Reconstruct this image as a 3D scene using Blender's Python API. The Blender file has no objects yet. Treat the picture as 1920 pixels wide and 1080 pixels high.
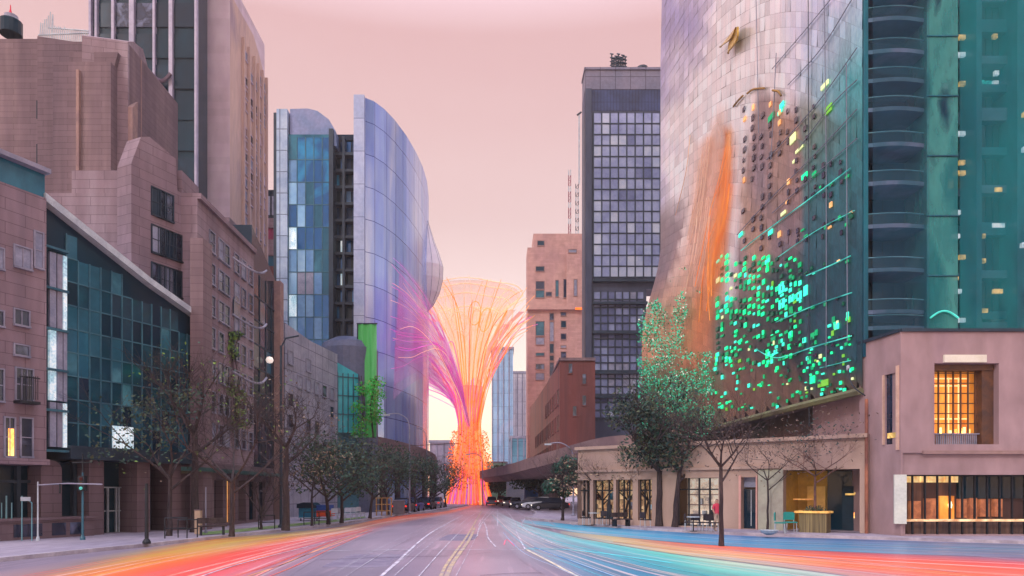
import bpy, math, random
from mathutils import Vector, Matrix, noise
random.seed(7)
R = math.radians
sc = bpy.context.scene
COL = sc.collection
F, CX, HY, H = 1300.0, 930.0, 922.0, 2.2     # lens in photo pixels, vanishing point, eye height

# ---------------------------------------------------------------- camera, sky, sun
cam = bpy.data.objects.new('camera', bpy.data.cameras.new('camera')); COL.objects.link(cam)
cam.location = (0, 0, H); cam.rotation_euler = (R(90), 0, 0)
cam.data.sensor_width = 36; cam.data.lens = 36*F/1920
cam.data.shift_x = (960-CX)/1920; cam.data.shift_y = (HY-540)/1920
cam.data.clip_end = 3000; cam.data.clip_start = .1
sc.camera = cam
sc.view_settings.view_transform = 'Standard'; sc.view_settings.look = 'None'
sc.view_settings.exposure = .68; sc.view_settings.gamma = 1
def lin(c):
    return tuple((v/255/12.92 if v/255 <= .04045 else ((v/255+.055)/1.055)**2.4) for v in c)
w = bpy.data.worlds.new('World'); sc.world = w; w.use_nodes = True
nt = w.node_tree; nt.nodes.clear()
out = nt.nodes.new('ShaderNodeOutputWorld'); bg = nt.nodes.new('ShaderNodeBackground')
sky = nt.nodes.new('ShaderNodeTexSky'); sky.sky_type = 'NISHITA'; sky.sun_disc = False
sky.sun_elevation = R(32); sky.sun_rotation = R(218)
bgs = nt.nodes.new('ShaderNodeBackground'); bgs.inputs[1].default_value = .018
nt.links.new(sky.outputs[0], bgs.inputs[0])
tc = nt.nodes.new('ShaderNodeTexCoord'); sx = nt.nodes.new('ShaderNodeSeparateXYZ')
nt.links.new(tc.outputs['Generated'], sx.inputs[0])
rp = nt.nodes.new('ShaderNodeValToRGB'); nt.links.new(sx.outputs[2], rp.inputs[0])
stops = [(0, (255,196,150), 1.7), (.06, (255,212,172), 1.6), (.13, (254,222,196), 1.35), (.24, (245,216,205), 1.1), (.36, (234,198,190), 1),
         (.55, (226,178,174), 1), (.72, (222,204,218), 2.4), (1, (204,212,238), 3.4)]
cr = rp.color_ramp
while len(cr.elements) < len(stops): cr.elements.new(.5)
for e, (p, c, k) in zip(cr.elements, stops):
    e.position = p; e.color = tuple(v*k for v in lin(c)) + (1,)
nz = nt.nodes.new('ShaderNodeTexNoise'); nz.inputs['Scale'].default_value = 2.2; nz.inputs['Detail'].default_value = 3
mpw = nt.nodes.new('ShaderNodeMapping'); mpw.inputs['Scale'].default_value = (1, 1, 4.5); nt.links.new(tc.outputs['Generated'], mpw.inputs[0]); nt.links.new(mpw.outputs[0], nz.inputs[0])
mx = nt.nodes.new('ShaderNodeMix'); mx.data_type = 'RGBA'; mx.blend_type = 'SOFT_LIGHT'; mx.inputs[0].default_value = .16
nt.links.new(rp.outputs[0], mx.inputs[6]); nt.links.new(nz.outputs[0], mx.inputs[7])
nt.links.new(mx.outputs[2], bg.inputs[0]); bg.inputs[1].default_value = .635
ad = nt.nodes.new('ShaderNodeAddShader'); nt.links.new(bg.outputs[0], ad.inputs[0]); nt.links.new(bgs.outputs[0], ad.inputs[1])
nt.links.new(ad.outputs[0], out.inputs[0])
sl = bpy.data.lights.new('sun', 'SUN'); sl.energy = .85; sl.angle = R(8); sl.color = (1, .88, .86)
sun = bpy.data.objects.new('sun', sl); COL.objects.link(sun)
# low late sun reaching the street over the camera's left shoulder, softened by thin cloud
sun.rotation_euler = (R(58), 0, R(-38))

# ---------------------------------------------------------------- helpers
def P(px, py, Y): return Vector(((px-CX)/F*Y, Y, H+(HY-py)/F*Y))
def G(px, py, z=0):
    Y = F*(H-z)/(py-HY); return Vector(((px-CX)/F*Y, Y, z))
class Pl:
    """a vertical wall plane through two ground points; s runs along it, d outwards to the street"""
    def __init__(s, a, b):
        s.o = Vector((a[0], a[1], 0)); s.u = (Vector((b[0], b[1], 0))-s.o).normalized(); s.L = (Vector((b[0], b[1], 0))-s.o).length
        n = Vector((s.u.y, -s.u.x, 0))
        if n.dot(Vector((0, 0, 0))-s.o) < 0: n = -n
        s.n = n
    def sz(s, px, py):
        k = (px-CX)/F      # X = k*Y
        # o + t*u : x = k*y
        t = (k*s.o.y-s.o.x)/(s.u.x-k*s.u.y)
        Y = s.o.y+t*s.u.y
        return (t, H+(HY-py)/F*Y)
    def pt(s, t, z, d=0): return s.o+s.u*t+s.n*d+Vector((0, 0, z))
def front(px0, px1, Y): return Pl(((px0-CX)/F*Y, Y), ((px1-CX)/F*Y, Y))

class MB:
    def __init__(s): s.v = []; s.f = []; s.uv = []; s.mi = []; s.col = []; s.m = 0
    def face(s, pts, uvs=None, cols=None):
        i = len(s.v); s.v += [tuple(p) for p in pts]; s.f.append(tuple(range(i, i+len(pts))))
        s.uv.append(uvs or [(0, 0)]*len(pts)); s.mi.append(s.m); s.col.append(cols or [(1, 1, 1, 1)]*len(pts))
    def prism(s, pl, poly, d0, d1):
        """poly in (s,z); from offset d0 (back) to d1 (front)"""
        n = len(poly)
        s.face([pl.pt(a, z, d1) for a, z in poly], [(a, z) for a, z in poly])
        s.face([pl.pt(a, z, d0) for a, z in reversed(poly)], [(a, z) for a, z in reversed(poly)])
        for i in range(n):
            a, z = poly[i]; b, y = poly[(i+1) % n]
            s.face([pl.pt(a, z, d0), pl.pt(b, y, d0), pl.pt(b, y, d1), pl.pt(a, z, d1)],
                   [(d0+a, z), (d0+b, y), (d1+b, y), (d1+a, z)])
    def rect(s, pl, s0, s1, z0, z1, d0, d1): s.prism(pl, [(s0, z0), (s1, z0), (s1, z1), (s0, z1)], d0, d1)
    def box(s, x0, x1, y0, y1, z0, z1):
        v = [Vector((x, y, z)) for z in (z0, z1) for x, y in ((x0, y0), (x1, y0), (x1, y1), (x0, y1))]
        for f in ((3, 2, 1, 0), (4, 5, 6, 7), (0, 1, 5, 4), (1, 2, 6, 5), (2, 3, 7, 6), (3, 0, 4, 7)):
            q = [v[i] for i in f]; ax = f in ((0, 1, 5, 4), (2, 3, 7, 6))
            s.face(q, [((p.x if ax else p.y), p.z) if f not in ((3, 2, 1, 0), (4, 5, 6, 7)) else (p.x, p.y) for p in q])
    def tube(s, pts, rad, n=6, cap=True):
        pts = [Vector(p) for p in pts]
        if not hasattr(rad, '__len__'): rad = [rad]*len(pts)
        rings = []; ref = Vector((.3, .9, .2)).normalized()
        for i, p in enumerate(pts):
            d = (pts[min(i+1, len(pts)-1)]-pts[max(i-1, 0)]).normalized()
            a = d.cross(ref)
            if a.length < .15: a = d.cross(Vector((1, 0, 0)))
            a.normalize(); b = d.cross(a)
            rings.append([p+(a*math.cos(2*math.pi*k/n)+b*math.sin(2*math.pi*k/n))*rad[i] for k in range(n)])
        for i in range(len(rings)-1):
            for k in range(n):
                j = (k+1) % n; s.face([rings[i][k], rings[i][j], rings[i+1][j], rings[i+1][k]])
        if cap: s.face(rings[0][::-1]); s.face(rings[-1])
    def lathe(s, c, prof, n=16, a0=0, a1=2*math.pi):
        c = Vector(c)
        for i in range(len(prof)-1):
            (r0, z0), (r1, z1) = prof[i], prof[i+1]
            for k in range(n):
                t0 = a0+(a1-a0)*k/n; t1 = a0+(a1-a0)*(k+1)/n
                q = lambda r, z, t: c+Vector((r*math.cos(t), r*math.sin(t), z))
                s.face([q(r0, z0, t0), q(r0, z0, t1), q(r1, z1, t1), q(r1, z1, t0)])
    def holes(s, pl, s0, s1, z0, z1, hs, th=.35, d=0):
        """a wall with rectangular openings (sa,sb,za,zb) and real reveals"""
        S = sorted({s0, s1, *[h[0] for h in hs], *[h[1] for h in hs]}); Z = sorted({z0, z1, *[h[2] for h in hs], *[h[3] for h in hs]})
        S = [a for a in S if s0 <= a <= s1]; Z = [a for a in Z if z0 <= a <= z1]
        for a, b in zip(S, S[1:]):
            for c, e in zip(Z, Z[1:]):
                m, q = (a+b)/2, (c+e)/2
                if any(h[0] < m < h[1] and h[2] < q < h[3] for h in hs): continue
                s.face([pl.pt(a, c, d), pl.pt(b, c, d), pl.pt(b, e, d), pl.pt(a, e, d)], [(a, c), (b, c), (b, e), (a, e)])
        for a, b, c, e in hs:
            for (p, q) in (((a, c), (b, c)), ((b, c), (b, e)), ((b, e), (a, e)), ((a, e), (a, c))):
                s.face([pl.pt(*p, d), pl.pt(*q, d), pl.pt(*q, d-th), pl.pt(*p, d-th)], [(0, p[1]), (0, q[1]), (th, q[1]), (th, p[1])])
        for (p, q) in (((s0, z0), (s1, z0)), ((s1, z0), (s1, z1)), ((s1, z1), (s0, z1)), ((s0, z1), (s0, z0))):
            s.face([pl.pt(*p, d), pl.pt(*q, d), pl.pt(*q, d-th), pl.pt(*p, d-th)], [(p[0], p[1]), (q[0], q[1]), (q[0]+th, q[1]), (p[0]+th, p[1])])
    def build(s, name, mats, root=None, kind=None, label=None, smooth=False, local=False, merge=False):
        me = bpy.data.meshes.new(name); off = root_world(root) if (root is not None and not local) else Vector((0, 0, 0))
        me.from_pydata([tuple(Vector(v)-off) for v in s.v], [], s.f)
        u = me.uv_layers.new(name='UVMap'); u.data.foreach_set('uv', [c for f in s.uv for p in f for c in p])
        ca = me.color_attributes.new('Col', 'FLOAT_COLOR', 'CORNER')
        ca.data.foreach_set('color', [c for f in s.col for p in f for c in p])
        for m in (mats if isinstance(mats, (list, tuple)) else [mats]): me.materials.append(m)
        me.polygons.foreach_set('material_index', s.mi)
        if merge:
            import bmesh
            b = bmesh.new(); b.from_mesh(me); bmesh.ops.remove_doubles(b, verts=b.verts, dist=.0005)
            bmesh.ops.recalc_face_normals(b, faces=b.faces); b.to_mesh(me); b.free()
        if smooth: me.polygons.foreach_set('use_smooth', [True]*len(me.polygons))
        o = bpy.data.objects.new(name, me); COL.objects.link(o)
        if root is not None: o.parent = root
        if kind: o['kind'] = kind
        if label: o['label'] = label
        return o
def root_world(r):
    v = Vector((0, 0, 0))
    while r is not None: v += r.location; r = r.parent
    return v
def thing(name, label, cat, loc=(0, 0, 0), group=None):
    o = bpy.data.objects.new(name, None); COL.objects.link(o); o.location = loc
    o.empty_display_size = .3; o['label'] = label; o['category'] = cat
    if group: o['group'] = group
    return o
def copy_tree(o, loc=None, rz=0, label=None, scale=None, swap=None, group=None):
    r = o.copy(); COL.objects.link(r)
    if loc is not None: r.location = loc
    r.rotation_euler = (0, 0, rz)
    if scale: r.scale = (scale,)*3
    if label: r['label'] = label
    if group: r['group'] = group
    def kids(src, dst):
        for ch in list(src.children):
            c = ch.copy(); COL.objects.link(c); c.parent = dst
            if swap and ch.name.split('.')[0] in swap:
                c.data = ch.data.copy(); c.data.materials[0] = swap[ch.name.split('.')[0]]
            kids(ch, c)
    kids(o, r)
    return r

# ---------------------------------------------------------------- materials
MATS = {}
def mat(name, c1, c2=None, c3=None, scale=.5, stretch=(1, 1, 1), rough=.7, spec=.3, metal=0, bump=0, brick=None,
        emit=0, fine=.07, attr=False, alpha=None, dist=.6, trans=0):
    """noise-mottled procedural surface; brick=(w,h,mortar,colour) draws panel joints from the metre-true UVs"""
    m = bpy.data.materials.new(name); m.use_nodes = True; n = m.node_tree.nodes; L = m.node_tree.links
    b = n['Principled BSDF']; tc = n.new('ShaderNodeTexCoord'); mp = n.new('ShaderNodeMapping'); mp.inputs['Scale'].default_value = stretch
    L.new(tc.outputs['Object'], mp.inputs[0])
    no = n.new('ShaderNodeTexNoise'); no.inputs['Scale'].default_value = scale; no.inputs['Detail'].default_value = 6
    no.inputs['Distortion'].default_value = dist; L.new(mp.outputs[0], no.inputs[0])
    r = n.new('ShaderNodeValToRGB'); L.new(no.outputs[0], r.inputs[0]); e = r.color_ramp.elements
    c2 = c2 or c1
    if not emit:     # the street is lit pink; neutral pigments sit a little cooler than they look
        g = lambda c: c and tuple(min(255, v*k) for v, k in zip(c, (.98, 1.05, 1.06)))
        c1, c2, c3 = g(c1), g(c2), g(c3)
    e[0].position = .34; e[0].color = lin(c1)+(1,); e[1].position = .66; e[1].color = lin(c2)+(1,)
    if c3: q = e.new(.52); q.color = lin(c3)+(1,)
    col = r.outputs[0]
    if attr:
        at = n.new('ShaderNodeAttribute'); at.attribute_name = 'Col'
        x = n.new('ShaderNodeMix'); x.data_type = 'RGBA'; x.blend_type = 'MULTIPLY'; x.inputs[0].default_value = 1
        L.new(at.outputs[0], x.inputs[6]); L.new(col, x.inputs[7]); col = x.outputs[2]
    if brick:
        bw, bh, mo, bc = brick[:4]
        bt = n.new('ShaderNodeTexBrick'); L.new(tc.outputs['UV'], bt.inputs[0]); bt.offset = brick[4] if len(brick) > 4 else 0
        bt.inputs['Scale'].default_value = 1; bt.inputs['Brick Width'].default_value = bw; bt.inputs['Row Height'].default_value = bh
        bt.inputs['Mortar Size'].default_value = mo; bt.inputs['Mortar Smooth'].default_value = .3
        bt.inputs['Color1'].default_value = (.86, .86, .86, 1); bt.inputs['Color2'].default_value = (1.0, 1.0, 1.0, 1)
        bt.inputs['Mortar'].default_value = lin(bc)+(1,)
        x = n.new('ShaderNodeMix'); x.data_type = 'RGBA'; x.blend_type = 'MULTIPLY'; x.inputs[0].default_value = 1
        L.new(col, x.inputs[6]); L.new(bt.outputs[0], x.inputs[7]); col = x.outputs[2]
    if fine:
        n2 = n.new('ShaderNodeTexNoise'); n2.inputs['Scale'].default_value = scale*9; n2.inputs['Detail'].default_value = 5
        L.new(mp.outputs[0], n2.inputs[0])
        x = n.new('ShaderNodeMix'); x.data_type = 'RGBA'; x.blend_type = 'OVERLAY'; x.inputs[0].default_value = min(1, fine*4)
        L.new(col, x.inputs[6]); L.new(n2.outputs[0], x.inputs[7]); col = x.outputs[2]
    L.new(col, b.inputs['Base Color']); b.inputs['Roughness'].default_value = rough
    b.inputs['Specular IOR Level'].default_value = spec; b.inputs['Metallic'].default_value = metal
    if trans: b.inputs['Alpha'].default_value = 1-trans
    if alpha:
        aa = n.new('ShaderNodeAttribute'); aa.attribute_name = 'Col'; am = n.new('ShaderNodeMath'); am.operation = 'MULTIPLY'; L.new(aa.outputs['Alpha'], am.inputs[0])
        ar = n.new('ShaderNodeMapRange'); L.new(no.outputs[0], ar.inputs[0]); ar.inputs[1].default_value = .35; ar.inputs[2].default_value = .65; ar.inputs[3].default_value = .35; ar.inputs[4].default_value = 1
        L.new(ar.outputs[0], am.inputs[1]); L.new(am.outputs[0], b.inputs['Alpha'])
    if emit:
        L.new(col, b.inputs['Emission Color']); b.inputs['Emission Strength'].default_value = emit*.66
    if bump:
        bu = n.new('ShaderNodeBump'); bu.inputs['Strength'].default_value = bump; bu.inputs['Distance'].default_value = .05
        L.new((bt.outputs['Fac'] if brick else no.outputs[0]), bu.inputs['Height']); bu.invert = bool(brick); L.new(bu.outputs[0], b.inputs['Normal'])
    MATS[name] = m; return m
def put_windows(root, items, name='window', cap=100, mats=None):
    """items: (size, MB, [mats]); the largest become parts, the rest one stuff part"""
    items.sort(key=lambda t: -t[0])
    for sz, mb, ms in items[:cap]: mb.build(name, ms, root)
    rest = items[cap:]
    if rest:
        allm = []; big = MB()
        for sz, mb, ms in rest:
            for m in ms:
                if m not in allm: allm.append(m)
            base = len(big.v); big.v += mb.v; big.f += [tuple(i+base for i in f) for f in mb.f]
            big.uv += mb.uv; big.col += mb.col; big.mi += [allm.index(ms[k]) for k in mb.mi]
        big.build(name, allm, root, kind='stuff')
def window(pl, s0, s1, z0, z1, d, glass, frame, fw=.07, nx=1, nz=1, proud=.07):
    mb = MB(); mb.m = 0
    mb.rect(pl, s0, s1, z0, z1, d-.05, d+.012)
    mb.m = 1
    mb.rect(pl, s0-fw, s1+fw, z1, z1+fw, d-.04, d+proud); mb.rect(pl, s0-fw, s1+fw, z0-fw*1.4, z0, d-.04, d+proud*1.8)
    mb.rect(pl, s0-fw, s0, z0, z1, d-.04, d+proud); mb.rect(pl, s1, s1+fw, z0, z1, d-.04, d+proud)
    for i in range(1, nx): a = s0+(s1-s0)*i/nx; mb.rect(pl, a-fw/3, a+fw/3, z0, z1, d, d+proud*.6)
    for i in range(1, nz): a = z0+(z1-z0)*i/nz; mb.rect(pl, s0, s1, a-fw/3, a+fw/3, d, d+proud*.55)
    p = P_of(pl.pt((s0+s1)/2, (z0+z1)/2, d)); return ((s1-s0)*(z1-z0)/p**2, mb, [glass, frame])
def P_of(v): return max(1.0, v.y)

stone = mat('pink_stone', (126,104,114), (158,134,142), (140,114,122), scale=.3, stretch=(1,1,.22), brick=(1.6,.5,.012,(165,160,165),.5), bump=.15, rough=.85)
stone_d = mat('brown_stone', (104,84,92), (138,112,114), (120,96,102), scale=.22, stretch=(1.4,1.4,.16), brick=(2.4,.42,.012,(175,170,175),.5), bump=.2, rough=.9)
stone_o = mat('tan_pilaster', (160,124,116), (134,104,106), scale=.5, rough=.85)
pinkpale = mat('pale_pink_render', (214,188,202), (200,170,182), scale=.12, stretch=(1,1,.4), rough=.8, brick=(4,.8,.006,(225,220,225)))
pinkwarm = mat('warm_pink_render', (186,152,150), (160,132,142), (196,160,150), scale=.3, stretch=(1,1,.2), rough=.8)
peach = mat('peach_stone', (206,158,148), (182,136,134), (196,148,140), scale=.12, stretch=(1,1,.6), rough=.85, brick=(1.2,.4,.01,(220,215,215),.5))
redbrown = mat('red_brown_metal', (122,64,62), (84,52,58), (108,60,60), scale=.25, stretch=(2,2,.15), rough=.6)
darkgrey = mat('dark_grey_metal', (52,58,76), (72,76,96), scale=.2, stretch=(1,1,.3), rough=.5)
tealdark = mat('dark_teal_glass', (8,38,58), (20,66,86), (12,38,54), scale=.14, stretch=(1,1,.5), rough=.12, spec=.35)
tealdeep = mat('deep_teal_glass', (6,34,50), (14,56,70), scale=.1, stretch=(1,1,.3), rough=.1, spec=.3)
tealmid = mat('mid_teal_glass', (24,84,108), (64,126,146), (36,92,114), scale=.3, stretch=(1,1,.5), rough=.15, spec=.35)
tealpale = mat('pale_teal_glass', (120,160,168), (70,118,130), scale=.4, rough=.2, spec=.4)
mullion = mat('pale_mullion', (150,140,156), (112,110,128), scale=.6, rough=.5)
mull_d = mat('dark_mullion', (30,44,58), (44,58,72), scale=.6, rough=.5)
mull_t = mat('teal_mullion', (38,80,98), (66,110,124), scale=.6, rough=.4)
winglass = mat('window_glass', (40,52,78), (96,102,130), (28,38,60), scale=.8, rough=.1, spec=.8, metal=.25)
winpale = mat('window_blind', (150,146,166), (120,120,142), scale=1.2, rough=.35)
winwarm = mat('lit_window', (255,190,110), (230,140,60), scale=1.5, rough=.4, emit=.9, fine=.3)
wincool = mat('lit_cool_window', (225,235,240), (150,190,205), scale=1.2, rough=.4, emit=.55, fine=.3)
fire = mat('orange_lamp_light', (255,130,50), (255,210,120), scale=3, emit=2.0)
asphalt_c = ((122,114,132), (164,150,166))
bark = mat('bark', (46,38,44), (76,62,62), scale=4, stretch=(1,1,.2), rough=.95, fine=.3)
barkp = mat('twigs', (78,58,62), (52,42,50), scale=2, rough=.95)
white = mat('white_metal', (190,190,196), (160,160,170), scale=1.5, rough=.5)
black = mat('black_metal', (22,26,34), (36,40,48), scale=2, rough=.5)
# ================================================================ ground, road, pavements
def road_mat(name, attr):
    """dusky asphalt with worn streaks; attr=True lays light trail colours over it as pigment, thinned in streaks"""
    m = bpy.data.materials.new(name); m.use_nodes = True; n = m.node_tree.nodes; L = m.node_tree.links; b = n['Principled BSDF']
    tc = n.new('ShaderNodeTexCoord')
    def noise(scale, st, det=5):
        mp = n.new('ShaderNodeMapping'); mp.inputs['Scale'].default_value = st; L.new(tc.outputs['Object' if not attr or st[2] else 'UV'], mp.inputs[0])
        no = n.new('ShaderNodeTexNoise'); no.inputs['Scale'].default_value = scale; no.inputs['Detail'].default_value = det; L.new(mp.outputs[0], no.inputs[0]); return no.outputs[0]
    def ramp(i, a, ca, c, cc):
        r = n.new('ShaderNodeValToRGB'); L.new(i, r.inputs[0]); e = r.color_ramp.elements
        e[0].position = a; e[0].color = ca+(1,); e[1].position = c; e[1].color = cc+(1,); return r.outputs[0]
    col = ramp(noise(.25, (1, .35, 1)), .35, lin(asphalt_c[0]), .68, lin(asphalt_c[1]))
    st = ramp(noise(1.6, (2.2, .10, 1), 8), .58, (0, 0, 0), .78, (.5, .5, .5))
    x = n.new('ShaderNodeMix'); x.data_type = 'RGBA'; L.new(st, x.inputs[0]); L.new(col, x.inputs[6]); x.inputs[7].default_value = lin((205,180,196))+(1,)
    dk = ramp(noise(.9, (1.2, .12, 1.01), 6), .62, (0, 0, 0), .8, (.55, .55, .55))
    x2 = n.new('ShaderNodeMix'); x2.data_type = 'RGBA'; L.new(dk, x2.inputs[0]); L.new(x.outputs[2], x2.inputs[6]); x2.inputs[7].default_value = lin((84,66,84))+(1,)
    col = x2.outputs[2]
    if attr:
        at = n.new('ShaderNodeAttribute'); at.attribute_name = 'Col'
        sn = noise(1.0, (9, .05, 0), 7)
        pc = n.new('ShaderNodeMix'); pc.data_type = 'RGBA'; pc.blend_type = 'OVERLAY'; pc.inputs[0].default_value = .65
        L.new(at.outputs[0], pc.inputs[6]); L.new(sn, pc.inputs[7])
        hi = ramp(noise(1.0, (22, .022, 0), 4), .56, (0, 0, 0), .64, (.7, .7, .7))
        pw = n.new('ShaderNodeMix'); pw.data_type = 'RGBA'; L.new(hi, pw.inputs[0]); L.new(pc.outputs[2], pw.inputs[6]); pw.inputs[7].default_value = lin((250,225,220))+(1,)
        ws = ramp(sn, .3, (.7, .7, .7), .62, (1.25, 1.25, 1.25))
        mu = n.new('ShaderNodeMath'); mu.operation = 'MULTIPLY'; mu.use_clamp = True; L.new(at.outputs['Alpha'], mu.inputs[0]); L.new(ws, mu.inputs[1])
        x3 = n.new('ShaderNodeMix'); x3.data_type = 'RGBA'; L.new(mu.outputs[0], x3.inputs[0]); L.new(col, x3.inputs[6]); L.new(pw.outputs[2], x3.inputs[7]); col = x3.outputs[2]
    L.new(col, b.inputs['Base Color']); b.inputs['Roughness'].default_value = .38; b.inputs['Specular IOR Level'].default_value = .5
    bu = n.new('ShaderNodeBump'); bu.inputs['Strength'].default_value = .15; bu.inputs['Distance'].default_value = .02
    L.new(noise(14, (1, 1, 1.001)), bu.inputs['Height']); L.new(bu.outputs[0], b.inputs['Normal'])
    return m
ROAD = road_mat('asphalt', False); TRAIL = road_mat('trail_paint', True)
m = MB(); m.face([(-260, -40, -.02), (260, -40, -.02), (260, 420, -.02), (-260, 420, -.02)]); m.build('ground', mat('city_ground', (120,104,112), (96,86,98), scale=.05, rough=.95), kind='structure')
m = MB()
ys = [-12, 15, 30, 45, 60, 90, 140, 260]
for a, b in zip(ys, ys[1:]): m.face([(-34, a, 0), (40, a, 0), (40, b, 0), (-34, b, 0)])
m.build('road', ROAD, kind='structure')
def strip(name, top, bot, cols, mt, z=.005, n=10, kind='structure', sub=6):
    """light trail put into the road colour between two pixel-measured edges; cols: per station a list of (rgb, opacity) across"""
    m = MB(); A = [G(*p) for p in top]; B = [G(*p) for p in bot]
    def cr(Ps, i, t):
        p0, p1, p2, p3 = Ps[max(i-1, 0)], Ps[i], Ps[i+1], Ps[min(i+2, len(Ps)-1)]
        return .5*((2*p1)+(p2-p0)*t+(2*p0-5*p1+4*p2-p3)*t*t+(3*p1-p0-3*p2+p3)*t**3)
    def colat(i, t, u):
        def c(k):
            L = cols[min(k, len(cols)-1)]; x = u*(len(L)-1); j = min(int(x), len(L)-2); f = x-j
            a, b = L[j], L[j+1]; la, lb = lin(a[0]), lin(b[0])
            return [la[q]*(1-f)+lb[q]*f for q in range(3)]+[a[1]*(1-f)+b[1]*f]
        a, b = c(i), c(i+1); return tuple(a[q]*(1-t)+b[q]*t for q in range(4))
    dist = 0; prev = None; rows = []
    for i in range(len(A)-1):
        for q in range(sub+(i == len(A)-2)):
            t = q/sub; a, b = cr(A, i, t), cr(B, i, t); mid = (a+b)/2
            if prev is not None: dist += (mid-prev).length
            prev = mid
            rows.append([(a.lerp(b, k/n)+Vector((0, 0, z)), (k/n, dist), colat(i, t, k/n)) for k in range(n+1)])
    for r0, r1 in zip(rows, rows[1:]):
        for k in range(n):
            q = [r0[k], r0[k+1], r1[k+1], r1[k]]; m.face([x[0] for x in q], [x[1] for x in q], [x[2] for x in q])
    return m.build(name, mt, kind=kind, merge=False)
Yl, Og, Rd, Pk, Mv, Gn, Cr = (212,178,84), (232,126,52), (240,84,70), (226,120,132), (168,128,148), (132,146,104), (238,204,160)  # light trails drawn as flat colour on the asphalt
strip('light_trail', [(893,946),(840,958),(760,966),(700,976),(640,988),(520,1000),(400,1011),(250,1032),(100,1056),(-100,1086),(-400,1125)],
      [(890,950),(850,964),(780,978),(730,992),(680,1008),(620,1035),(560,1070),(500,1110),(380,1160),(240,1230),(100,1330)],
      [[((236,96,60),.9),((236,110,70),.8),((200,120,120),.3),((200,150,150),.0)],
       [((236,92,58),1),((232,104,66),.9),((222,128,110),.5),((190,150,160),.0)],
       [((232,92,56),1),((236,96,60),1),((230,140,100),.6),((190,150,160),.0)],
       [((220,120,60),1),((238,96,60),1),((228,150,120),.6),((220,130,140),.35),((170,140,160),.0)],
       [(Yl,.8),(Cr,.9),((222,160,120),.8),(Rd,.75),(Pk,.5),(Mv,.0)],
       [(Gn,.7),(Yl,.95),(Og,.95),(Rd,.95),(Pk,.8),((206,130,146),.4),(Mv,.0)],
       [((216,130,50),.95),(Yl,.95),((214,170,100),.9),(Rd,.95),((246,90,84),.95),(Pk,.6),(Mv,.0)],
       [((150,140,130),.5),((200,160,80),.9),(Og,.9),((244,100,70),1),((246,84,84),.95),(Pk,.6),(Mv,.0)],
       [((150,130,140),.3),((176,142,110),.6),(Og,.9),((246,104,76),1),((240,86,88),.9),(Pk,.6),(Mv,.0)],
       [((150,130,140),.2),((196,120,104),.7),((246,104,76),.9),((240,86,88),.9),(Pk,.6),(Mv,.0)]], TRAIL, z=.006)
strip('light_trail', [(975,974),(1040,980),(1100,986),(1350,1003),(1620,1012),(1920,1021),(2300,1031)],
      [(985,984),(1050,993),(1100,1001),(1350,1023),(1620,1036),(1920,1046),(2300,1060)],
      [[((120,190,205),.3),((90,200,225),.5),((150,200,205),.1)],
       [((70,180,210),.9),((60,180,214),1),((120,210,220),.5)],
       [((44,160,200),1),((50,176,212),1),((130,200,210),.6)],
       [((30,120,176),1),((40,140,190),1),((60,150,190),.9)],
       [((40,96,146),1),((44,120,166),1),((90,150,176),.8)],
       [((60,100,130),.8),((70,110,140),.8),((120,120,150),.4)]], TRAIL, z=.007)
strip('light_trail', [(1050,996),(1150,1006),(1250,1016),(1350,1023.5),(1620,1037),(1920,1046.5),(2300,1061)],
      [(1052,1001),(1150,1020),(1260,1038),(1370,1052),(1560,1076),(1800,1110),(2150,1150)],
      [[((190,200,160),.4),((190,200,160),.2)],
       [((200,186,120),.8),((220,200,140),.85),((170,210,180),.5)],
       [((226,110,84),.95),((226,170,120),.9),((210,200,150),.8)],
       [((240,96,76),1),((240,130,92),.95),((238,190,140),.9),((190,205,180),.5)],
       [((170,84,100),.9),((240,92,72),1),((244,124,88),1),((244,120,90),.9),((226,170,160),.4)],
       [((120,110,140),.6),((236,84,84),1),((246,112,86),1),((240,104,88),1),((220,150,150),.5)],
       [((120,110,140),.6),((236,84,84),1),((246,112,86),1),((240,104,88),1),((220,150,150),.5)]], TRAIL, z=.008)
strip('light_trail', [(930,958),(975,980),(1060,1003),(1150,1021),(1260,1039),(1370,1053),(1560,1077),(1800,1112)],
      [(915,966),(935,1000),(965,1040),(1030,1085),(1080,1130),(1140,1170),(1300,1230),(1500,1330)],
      [[((190,200,208),.1),((180,190,200),.0)],
       [((160,214,220),.7),((170,205,214),.5),((170,180,195),.1)],
       [((130,215,214),.8),((150,205,212),.6),((150,180,196),.4),((150,170,186),.1)],
       [((90,214,206),.9),((90,190,204),.7),((80,150,176),.8),((90,140,166),.75),((140,130,160),.2)],
       [((110,216,190),.9),((70,180,190),.9),((60,130,160),.85),((70,120,150),.8),((130,130,156),.3)],
       [((190,214,180),.8),((80,200,184),.9),((60,124,150),.85),((80,120,146),.8),((130,130,156),.3)],
       [((190,204,190),.8),((90,190,180),.9),((70,124,150),.85),((90,120,146),.8),((130,130,156),.3)]], TRAIL, z=.005)
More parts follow.
